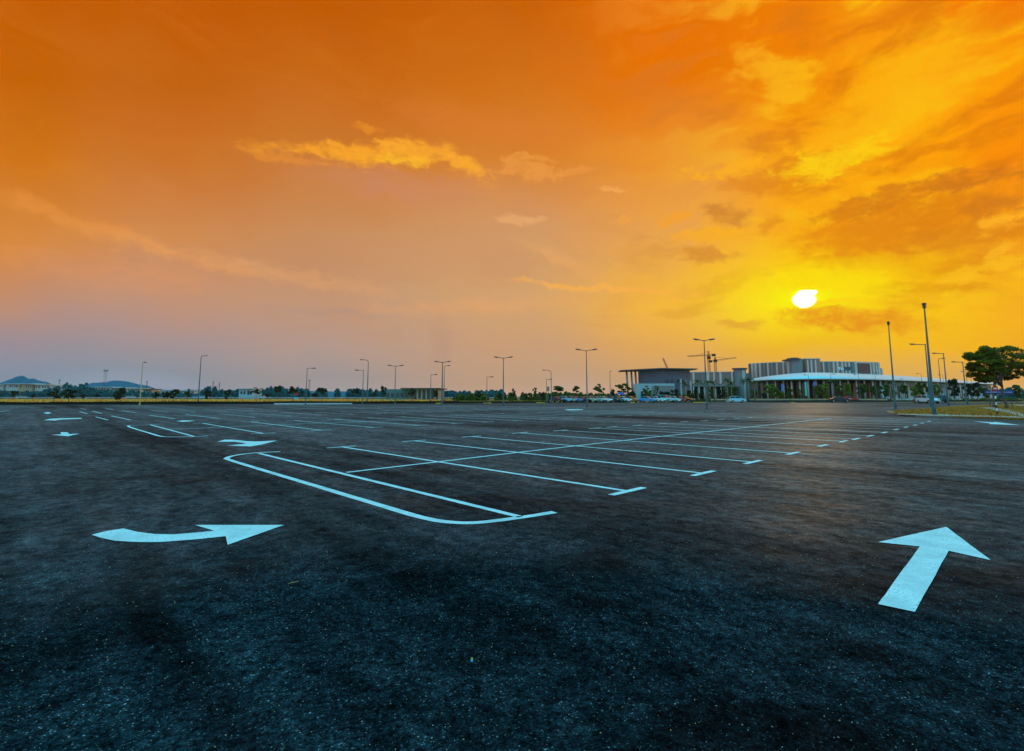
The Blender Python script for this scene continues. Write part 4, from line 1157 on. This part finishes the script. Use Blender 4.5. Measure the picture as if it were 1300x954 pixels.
# banners
for x, y0, y1, c, lab in [(993.7, 488, 499, (.05, .25, .8), 'blue vertical banner under the left part of the domed canopy'), (1023.6, 485, 503, (.1, .65, .55), 'tall green and white vertical banner under the domed canopy'), (1035, 485, 490.5, (.05, .2, .75), 'short blue banner hanging under the domed canopy'), (1122, 490, 505, (.2, .75, .95), 'bright pale blue banner behind the leaning post')]:
    Y_ = 172
    t = thing('banner', lab, 'banner', (X(x, Y_), Y_, 0), 0, 'banners in front of the halls')
    m = MB(); m.box((0, 0, (Z(y0, Y_) + Z(y1, Y_)) / 2), (.62, .05, Z(y0, Y_) - Z(y1, Y_))); m.build('cloth', simple('banner cloth', c, .7), t)
    m = MB(); m.tube([(.36, 0, 0), (.36, 0, Z(y0, Y_) + .1)], .05, 8); m.build('pole', M['pole'], t)
# low retaining wall in front of the halls
m = MB(); m.wallstrip([(X(955, 146), 148), (X(1060, 146), 146), (X(1130, 146), 147)], 0, .75, .4)
tag(m.build('low_wall', M['cream']), 'low cream wall in front of the domed canopy', 'wall')
m = MB(); m.wallstrip([(X(1132, 150), 150), (X(1200, 150), 152), (X(1245, 150), 156)], 0, .8, .4)
tag(m.build('low_wall', M['white']), 'low white wall behind the trees on the right', 'wall')
m = MB(); m.wallstrip([(X(903, 140), 140), (X(925, 140), 140)], 0, .75, .4)
tag(m.build('low_wall', M['cream']), 'short low cream wall left of the pale blue hatchback', 'wall')

# glass pavilion in the middle distance
Y = 215
t = thing('glass_pavilion', 'hazy blue green pavilion with a thin flat roof beyond the meadow', 'building', (0, 0, 0))
m = MB(); m.wallstrip([(X(490, Y), Y), (X(556, Y), Y)], 0, Z(494.3, Y), 18); m.build('wall', simple('teal cladding', (.06, .17, .20), .5), t)
m = MB(); m.wallstrip([(X(508, Y - 4), Y - 4), (X(558.5, Y - 4), Y - 4)], Z(494.3, Y), Z(492.9, Y), 24); m.build('roof', M['roofslab'], t)
for k in range(11):
    x = 527 + k * 2.8
    m = MB(); m.box((X(x, Y - .2), Y - .2, 2.4), (.5, .3, 4.2)); m.build('window', M['tealwall'] if k % 2 else M['glass'], t)
for k in range(6):
    x = 492 + k * 6
    m = MB(); m.box((X(x, Y - .2), Y - .2, 2.0), (1.0, .3, 1.6)); m.build('window', M['glass'], t)

# white villas and sheds on the slope at the left
def villa(x0, x1, yt, yb, Y, label, roof='white', wall='white', nw=5):
    yt += 1.2
    t = thing('villa', label, 'building', (X((x0 + x1) / 2, Y), Y, 0), 0, 'buildings on the far slope')
    w = X(x1, Y) - X(x0, Y); z0 = -.3; z1 = Z(yt, Y)
    m = MB(); m.box((0, 6, (z0 + z1) / 2), (w, 12, z1 - z0)); m.build('wall', M[wall], t)
    m = MB(); m.box((0, 5.6, z1 + .3), (w + 1.4, 14, .6)); m.build('roof', M[roof], t)
    zb = Z(yb, Y)
    rv = random.Random(int(x0 * 7 + 1000))
    for k in range(nw):
        if rv.random() < .25: continue
        xx = -w / 2 + w * (k + .5 + rv.uniform(-.2, .2)) / nw
        m = MB(); m.box((xx, -.06, zb + (z1 - zb) * .48), (w / nw * rv.uniform(.3, .65), .12, (z1 - zb) * rv.uniform(.35, .65))); m.build('window', M['glass'], t)
villa(-60, 3, 487.5, 493, 452, 'white villa cut off by the left edge of the photo')
villa(6, 22, 486.8, 493, 452, 'long white villa at the left end of the slope')
villa(23, 39, 486.8, 493.5, 448, 'cream villa, second on the slope', 'white', 'cream', 6)  # cream walls among the white ones
villa(43, 62, 487.6, 494, 450, 'white villa with a wide flat roof right of the cream one')
villa(63, 76, 489.6, 495, 455, 'small pale villa at the right end of the villas', 'white', 'tealwall', 3)
villa(117, 140, 491, 496, 455, 'white long shed below the wider hill, left part', nw=7)
villa(141, 158, 491.6, 496, 457, 'white long shed below the wider hill, middle part', nw=5)
villa(160, 177, 492.4, 497, 455, 'white long shed beside the slim lamp post', nw=5)
villa(181, 192, 493.6, 498, 450, 'small pale house right of the slim lamp post', 'roof_red', 'cream', 3)
villa(203, 222, 495, 500, 452, 'low pale blue shed among the trees', 'tealwall', 'tealwall', 4)
villa(228, 246, 495.6, 500, 456, 'low white shed left of the curved lamp post', 'white', 'tealwall', 4)
villa(303, 321, 493.2, 503, 360, 'pale blue building among the far trees right of the rounded clump', 'white', 'tealwall', 4)

# ------------------------------------------------------------------ cranes and lattice masts
def lattice(m, p0, p1, w, n, r=.09):
    p0 = Vector(p0); p1 = Vector(p1); d = (p1 - p0); L = d.length; d.normalize()
    u = d.cross(Vector((0, 1, 0)) if abs(d.y) < .9 else Vector((1, 0, 0))).normalized(); v = d.cross(u)
    cs = [(u * a + v * b) * w / 2 for a, b in ((1, 1), (1, -1), (-1, -1), (-1, 1))]
    for c in cs: m.tube([p0 + c, p1 + c], r, 4)
    for k in range(n):
        a = p0 + d * L * k / n; b = p0 + d * L * (k + 1) / n
        for i in range(4):
            m.tube([a + cs[i], b + cs[(i + 1) % 4]], r * .6, 3)
def crane(x, ymast, ytop, jx0, jy0, jx1, jy1, Y, label, cw):
    t = thing('tower_crane', label, 'crane', (X(x, Y), Y, 0), 0, 'tower cranes behind the halls')
    zm = Z(ymast, Y); k = Y / F
    m = MB(); lattice(m, (0, 0, -.3), (0, 0, zm), 1.1, 24, .085); m.build('mast', M['crane'], t)
    m = MB(); m.box((0, -.3, zm + .3), (1.7, 1.6, 1.7)); m.build('cab', M['crane'], t)
    m = MB(); lattice(m, (0, 0, zm), (0, 0, Z(ytop, Y)), .7, 6, .085); m.build('tower_top', M['crane'], t)
    ends = [((jx0 - x) * k, Z(jy0, Y)), ((jx1 - x) * k, Z(jy1, Y))]
    m = MB(); lattice(m, (ends[0][0], 0, ends[0][1]), (ends[1][0], 0, ends[1][1]), .6, 22, .075); m.build('jib', M['crane'], t)
    m = MB(); c = ends[cw]; m.box((c[0], 0, c[1] - .2), (1.8, 1.3, 1.4)); m.build('counterweight', M['black'], t)
    m = MB(); m.tube([(0, 0, Z(ytop, Y)), (ends[1 - cw][0] * .6, 0, ends[1 - cw][1] * .6 + zm * .4 + .6)], .06, 4); m.build('tie_rod', M['crane'], t)
crane(901.8, 455, 446, 875, 452.6, 908.5, 450.6, 300, 'taller dark red tower crane with its jib to the left', 1)
crane(910, 459, 453.5, 904, 458.6, 937, 454.4, 320, 'lower dark red tower crane with its jib to the right', 0)
t = thing('mobile_crane', 'thin slanted crane boom sticking up behind the flat roofed pavilion', 'crane', (X(862, 240), 240, 0))
k = 240 / F
m = MB(); lattice(m, (0, 0, 1.5), ((843.5 - 862) * k, 0, Z(455, 240)), .5, 18, .06); m.build('boom', M['crane'], t)
m = MB(); m.box((.8, 0, 1.2), (6, 2.4, 1.8)); m.build('base', M['yellow'], t)
def mast(x, yt, Y, w, label, a=8):
    t = thing('lattice_mast', label, 'mast', (X(x, Y), Y, 0), 0, 'far lattice masts')
    H = Z(yt, Y)
    m = MB(); lattice(m, (0, 0, 0), (0, 0, H * .93), w, 14, .085 * Y / 700); m.build('tower', M['crane'], t)
    m = MB(); m.box((0, 0, H * .95), (w * 1.5, w * 1.5, H * .05)); m.build('antenna', M['wall_grey'], t)
mast(131.5, 469, 700, 2.6, 'far red and grey lattice mast beside the wider hill')
mast(73.5, 481.5, 600, .8, 'thin far mast left of the dark pointed trees')
mast(392, 482, 600, 1.2, 'thin far lattice mast right of the first straight armed lamp')
mast(185, 483.5, 600, .8, 'very thin far mast right of the slim lamp post')
mast(269.5, 484, 500, .6, 'very thin far mast behind the rounded clump of trees')
mast(277.5, 485.5, 480, .6, 'thin far pole right of the rounded clump of trees')

# ------------------------------------------------------------------ haze
HAZE = True
if HAZE:
    m = MB(); m.box((0, 0, (54 - 1.4) / 2), (2 * S + 30, 2 * S + 30, 54 + 1.4))
    ho = tag(m.build('haze', None), None, None, kind='stuff')
    hm = bpy.data.materials.new('haze'); hm.use_nodes = True
    nt = hm.node_tree; nt.nodes.remove(nt.nodes['Principled BSDF'])
    pv = nt.nodes.new('ShaderNodeVolumePrincipled')
    pv.inputs['Color'].default_value = (.58, .48, .42, 1)
    pv.inputs['Density'].default_value = .00012
    nt.links.new(pv.outputs[0], nt.nodes['Material Output'].inputs['Volume'])
    ho.data.materials.clear(); ho.data.materials.append(hm)

# ------------------------------------------------------------------ sky
world = bpy.data.worlds.new('World'); sc.world = world; world.use_nodes = True
wt = world.node_tree; T = NT(wt)
bg = wt.nodes['Background']
tc = T.n('ShaderNodeTexCoord').outputs['Generated']
sp = T.n('ShaderNodeSeparateXYZ'); T.l(tc, sp.inputs[0])
az = T.m('ARCTAN2', sp.outputs[0], sp.outputs[1])
el = T.m('ARCSINE', sp.outputs[2])
# gentle warping of the coordinates so that nothing in the sky is straight
cmb = T.n('ShaderNodeCombineXYZ'); T.l(az, cmb.inputs[0]); T.l(el, cmb.inputs[1])
ae = cmb.outputs[0]
def warp(vec, scale, amp, detail=4, loc=(0, 0, 0), rough=.55):
    n = T.noise(T.mapping(vec, loc=loc), scale, detail, rough)
    s = T.n('ShaderNodeVectorMath', operation='SUBTRACT'); T.l(n.outputs['Color'], s.inputs[0]); s.inputs[1].default_value = (.5, .5, .5)
    k = T.n('ShaderNodeVectorMath', operation='SCALE'); T.l(s.outputs[0], k.inputs[0]); k.inputs['Scale'].default_value = amp
    a = T.n('ShaderNodeVectorMath', operation='ADD'); T.l(vec, a.inputs[0]); T.l(k.outputs[0], a.inputs[1])
    return a.outputs[0]
aew = warp(ae, 3.0, .14, 4)                   # large slow warp for the colour fields
sw = T.n('ShaderNodeSeparateXYZ'); T.l(aew, sw.inputs[0])
YS = [0, 100, 200, 300, 380, 440, 480, 503]
GRID = {
 0: [(196, 94, 0), (198, 100, 0), (208, 116, 15), (216, 138, 62), (190, 142, 118), (152, 142, 154), (132, 148, 170), (135, 160, 182)],
 200: [(194, 90, 0), (196, 98, 8), (203, 114, 38), (210, 140, 82), (194, 146, 120), (164, 147, 150), (144, 150, 162), (150, 160, 180)],
 400: [(194, 92, 0), (200, 104, 18), (203, 120, 45), (202, 142, 92), (195, 150, 120), (180, 153, 142), (162, 152, 152), (168, 160, 165)],
 650: [(200, 96, 0), (210, 112, 20), (216, 130, 48), (210, 152, 102), (212, 163, 112), (202, 158, 122), (198, 160, 130), (202, 170, 152)],
 850: [(232, 112, 0), (232, 118, 0), (235, 145, 42), (232, 160, 80), (246, 178, 60), (228, 165, 88), (208, 162, 115), (205, 165, 130)],
 1020: [(240, 126, 0), (242, 134, 0), (255, 172, 10), (250, 160, 10), (255, 210, 0), (240, 170, 25), (228, 170, 92), (225, 170, 110)],
 1160: [(250, 150, 8), (255, 170, 0), (255, 165, 0), (235, 138, 10), (255, 195, 0), (248, 180, 18), (232, 175, 82), (230, 180, 105)],
 1300: [(245, 118, 0), (255, 160, 0), (252, 140, 0), (245, 155, 20), (250, 172, 20), (242, 168, 20), (232, 170, 88), (225, 190, 132)],
}
ELMAX = PI / 2
elf = T.mrange(sw.outputs[1], 0, ELMAX)
ZEN = (.0, 1.65, 2.35)
UPW = (.0, 1.05, 1.55)
cols = []
for x in sorted(GRID):
    st_ = []
    for y, c in zip(YS, GRID[x]):
        st_.append((azel(x, y)[1] / ELMAX, lin(c)))
    st_ = [(max(0, p), c) for p, c in st_][::-1]
    top = st_[-1][0]
    st_.append((top + .09, tuple(v * .9 for v in st_[-1][1]))); st_.append((min(.97, top + .2), UPW)); st_.append((min(.99, top + .36), ZEN))
    a = azel(x, 300)[0]
    cols.append((a, T.ramp(elf, st_, 'EASE' if False else 'LINEAR')))
back = [(0, (.66, .55, .60)), (.15, (.55, .58, .68)), (.4, (.12, .80, 1.1)), (.75, ZEN)]
bl = T.ramp(elf, back)
aL, aR = cols[0][0], cols[-1][0]
cur = cols[0][1]
for (a0, c0), (a1, c1) in zip(cols[:-1], cols[1:]):
    f = T.mrange(sw.outputs[0], a0, a1, 0, 1, True)
    cur = T.mix(f, cur, c1)
# behind the viewer the evening sky is blue
cur = T.mix(T.mrange(sw.outputs[0], aL - .25, aL - .9, 0, 1, True), cur, bl)
cur = T.mix(T.mrange(sw.outputs[0], aR + .25, aR + 1.0, 0, 1, True), cur, bl)

# clouds: (x, y, half length px, half width px, tilt deg (down to the right +), colour, strength, edge raggedness, softness)
ww = warp(ae, 16, .045, 6, (4, 2, 0), .62)
ww = warp(ww, 60, .012, 4, (1, 7, 0), .6)
wfine = T.noise(T.mapping(ae, scale=(1, 2.2, 1), rot=(0, 0, .15)), 26, 6, .62, .6).outputs[0]
wlow = T.noise(T.mapping(ae, scale=(1, 1.8, 1), rot=(0, 0, .25)), 7, 5, .6, .5).outputs[0]
ndet = T.m('ADD', T.m('MULTIPLY', T.m('SUBTRACT', wfine, .5), 2.2), T.m('MULTIPLY', T.m('SUBTRACT', wlow, .5), 1.5))
inner = T.mrange(T.noise(T.mapping(ww, scale=(1, 2.4, 1), rot=(0, 0, .2)), 34, 5, .68, .5).outputs[0], .34, .56, .6, 1.0, True)
def cloud(cur, x, y, hl, hw, tilt, c, strg, rag=1.0, soft=.5):
    a0, e0 = azel(x, y)
    a1, e1 = azel(x + hl * math.cos(R(tilt)), y + hl * math.sin(R(tilt)))
    L = math.hypot(a1 - a0, e1 - e0); ang = math.atan2(e1 - e0, a1 - a0)
    _, e2 = azel(x, y - hw); Hh = abs(e2 - e0)
    mp = T.n('ShaderNodeMapping', vector_type='TEXTURE')
    T.l(ww, mp.inputs[0])
    mp.inputs['Location'].default_value = (a0, e0, 0); mp.inputs['Rotation'].default_value = (0, 0, ang); mp.inputs['Scale'].default_value = (L, Hh, 1)
    ln = T.n('ShaderNodeVectorMath', operation='LENGTH'); T.l(mp.outputs[0], ln.inputs[0])
    d = T.m('MULTIPLY_ADD', ndet, -rag, ln.outputs['Value'])
    f = T.m('MULTIPLY', T.mrange(d, 1.0 + soft * .4, 1.0 - soft, 0, strg, True), inner)
    return T.mix(f, cur, lin(c))
# broad light and shade of thin cloud, stronger towards the sun
az0, el0 = azel(1020, 379)
big = T.noise(T.mapping(aew, scale=(1, 1.6, 1), rot=(0, 0, -.5), loc=(2, 1, 0)), 4.5, 7, .58, .4).outputs[0]
st1 = T.noise(T.mapping(aew, scale=(1, 4.0, 1), rot=(0, 0, .12), loc=(5, 1, 0)), 5, 6, .6, .3).outputs[0]
rt = T.mrange(az, azel(700, 300)[0], azel(1120, 300)[0], .0, 1, True)
amp = T.mrange(rt, 0, 1, .07, .8)
mod = T.m('ADD', T.m('SUBTRACT', big, .5), T.m('MULTIPLY', T.m('SUBTRACT', st1, .5), 1.0))
up = T.mrange(mod, .0, .2, 0, 1, True); dn = T.mrange(mod, .0, -.2, 0, 1, True)
lgt = T.mix(rt, lin((232, 150, 62)), lin((255, 192, 12)))
drk = T.mix(rt, lin((190, 115, 60)), lin((225, 120, 5)))
band = T.mrange(el, azel(650, 470)[1], azel(650, 400)[1], 0, 1, True)
frontm = T.mrange(T.m('ABSOLUTE', az), 1.0, 1.5, 1, 0, True)
hib = T.mrange(el, .72, .85, 1, 0, True)
gate = T.m('MULTIPLY', T.m('MULTIPLY', band, frontm), hib)
cur = T.mix(T.m('MULTIPLY', T.m('MULTIPLY', up, amp), gate), cur, lgt)
cur = T.mix(T.m('MULTIPLY', T.m('MULTIPLY', dn, amp), gate), cur, drk)
CL = [
 (1150, 120, 200, 55, -40, (255, 185, 15), .7, .8, .95), (1180, 60, 120, 40, -30, (255, 180, 10), .4, .9, .95), (1280, 20, 60, 25, -20, (235, 105, 0), .5, 1, .8),
 (1060, 208, 80, 22, -14, (255, 208, 15), .9, 1.2, .6), (925, 212, 62, 13, -10, (255, 178, 25), .7, 1.4, .5),
 (110, 285, 190, 11, 17, (238, 152, 68), .5, .7, .9), (340, 345, 180, 13, 10, (232, 165, 105), .45, .7, .9), (610, 388, 130, 12, -4, (235, 165, 105), .45, .8, .9),
 (430, 398, 90, 5, 2, (178, 145, 130), .5, .5, .9), (150, 345, 160, 22, 6, (228, 152, 95), .35, .8, .9), (600, 330, 200, 30, 0, (205, 148, 105), .3, .8, .9),
 (500, 238, 120, 26, 6, (203, 138, 105), .6, .5, .9), (640, 160, 140, 22, 4, (225, 125, 50), .4, .9, .9),
 (415, 190, 90, 9, 1, (246, 160, 42), .7, 1.1, .7), (470, 196, 80, 17, 2, (250, 166, 42), .85, .9, .7), (535, 192, 62, 17, 8, (252, 170, 46), .85, .9, .65), (590, 210, 44, 13, 30, (252, 170, 46), .9, .7, .6), (360, 200, 60, 6, 10, (240, 150, 50), .5, 1.1, .6), (505, 204, 42, 8, 4, (255, 195, 40), .6, .7, .8), (465, 162, 26, 7, 10, (240, 150, 40), .6, 1.2, .5),
 (668, 214, 42, 16, 5, (242, 160, 70), .6, 1.3, .5), (655, 278, 36, 6, 3, (235, 172, 110), .7, .8, .5), (776, 241, 22, 4, 4, (245, 170, 85), .8, .6, .5), (738, 215, 24, 8, -12, (240, 155, 70), .5, 1.2, .5), (797, 278, 14, 6, -5, (245, 165, 60), .6, 1, .5),
 (560, 430, 16, 46, 0, (182, 142, 122), .35, .8, .9),
 (760, 366, 125, 5, 3, (252, 178, 75), .75, .7, .6), (712, 328, 60, 9, 24, (235, 170, 100), .5, .7, .8), (856, 276, 28, 8, -12, (250, 160, 40), .7, 1.2, .5), (900, 300, 60, 10, -8, (255, 175, 25), .6, 1.1, .6),
 (915, 272, 36, 15, 4, (208, 132, 48), .85, .8, .6), (903, 326, 42, 12, 2, (215, 138, 48), .8, .8, .6), (975, 285, 20, 10, -40, (225, 135, 20), .6, 1, .6),
 (1180, 268, 150, 40, -10, (226, 132, 8), .95, .9, .6), (1235, 224, 90, 14, -8, (205, 115, 22), .85, .9, .5), (1100, 255, 70, 14, -22, (212, 122, 18), .8, 1, .5), (1075, 305, 90, 34, -4, (232, 140, 8), .8, .9, .7), (1230, 300, 90, 22, -12, (222, 135, 18), .7, 1, .6), (1262, 262, 60, 12, -14, (208, 120, 25), .7, .9, .5),
 (1275, 282, 38, 12, -22, (255, 180, 35), .85, 1.2, .5), (1235, 345, 95, 9, -14, (255, 195, 25), .7, 1.3, .6), (1280, 315, 40, 6, -30, (255, 190, 40), .6, 1.2, .5), (1195, 378, 120, 10, -5, (250, 190, 20), .5, 1, .7),
 (1040, 358, 130, 15, 3, (255, 222, 0), .85, 1.2, .7), (1085, 407, 110, 17, 2, (236, 150, 14), .95, .6, .5), (935, 412, 30, 7, 0, (225, 150, 50), .6, .8, .6), (1060, 384, 50, 5, -4, (255, 205, 0), .6, 1, .6),
]
# veiled sun: glow, then the disc with torn edges where cloud crosses it
mp = T.n('ShaderNodeMapping', vector_type='TEXTURE'); T.l(ae, mp.inputs[0]); mp.inputs['Location'].default_value = (az0, el0, 0); mp.inputs['Scale'].default_value = (1.5, .75, 1)
ln = T.n('ShaderNodeVectorMath', operation='LENGTH'); T.l(mp.outputs[0], ln.inputs[0])
gl = T.m('MULTIPLY', T.m('EXPONENT', T.m('MULTIPLY', ln.outputs['Value'], -13.0)), .85, None, True)
cur = T.mix(gl, cur, (1.0, .72, .0))
gl2 = T.m('MULTIPLY', T.m('EXPONENT', T.m('MULTIPLY', ln.outputs['Value'], -26.0)), 1.25, None, True)
cur = T.mix(gl2, cur, (1.0, .95, .0))
for c in CL: cur = cloud(cur, *c)
def disc(cur, x, y, hl, hw, tilt, colr, rag):
    a0, e0 = azel(x, y); a1, e1 = azel(x + hl, y); _, e2 = azel(x, y - hw)
    mp = T.n('ShaderNodeMapping', vector_type='TEXTURE'); T.l(ww2, mp.inputs[0]); mp.inputs['Location'].default_value = (a0, e0, 0); mp.inputs['Scale'].default_value = (a1 - a0, abs(e2 - e0), 1); mp.inputs['Rotation'].default_value = (0, 0, R(tilt))
    l_ = T.n('ShaderNodeVectorMath', operation='LENGTH'); T.l(mp.outputs[0], l_.inputs[0])
    return T.mix(T.mrange(l_.outputs['Value'], 1.22, .8, 0, 1, True), cur, colr)
ww2 = warp(ae, 55, .012, 3, (2, 2, 0))
cur = disc(cur, 1021, 379.5, 13.5, 10.5, 0, (2.6, 2.5, 1.9), 0)
cur = disc(cur, 1026, 373.5, 12, 3.5, 8, (2.6, 2.5, 1.9), 0)
sky = T.n('ShaderNodeTexSky'); sky.sky_type = 'NISHITA'; sky.sun_disc = False
sky.sun_elevation = el0; sky.sun_rotation = az0
sk = T.n('ShaderNodeVectorMath', operation='SCALE'); T.l(sky.outputs[0], sk.inputs[0]); sk.inputs['Scale'].default_value = .08
upf = T.mrange(el, .85, 1.2, 0, .5, True)
cur = T.mix(upf, cur, sk.outputs[0], 'ADD')
T.l(cur, bg.inputs[0]); bg.inputs[1].default_value = 1.0
try:
    world.cycles.sampling_method = 'NONE'
except Exception: pass

# ------------------------------------------------------------------ sun
sd = ray(1020, 379).normalized()
sl = bpy.data.lights.new('sun', 'SUN'); sl.energy = .42; sl.angle = R(2.5); sl.color = (1, .62, .25)
so = bpy.data.objects.new('sun', sl); col.objects.link(so)
so.rotation_euler = (-sd).to_track_quat('-Z', 'Y').to_euler()

sc.view_settings.view_transform = 'Standard'
sc.view_settings.look = 'None'
sc.view_settings.exposure = 0
sc.view_settings.gamma = 1
sc.cycles.volume_bounces = 0
sc.cycles.max_bounces = 4
sc.cycles.use_denoising = True
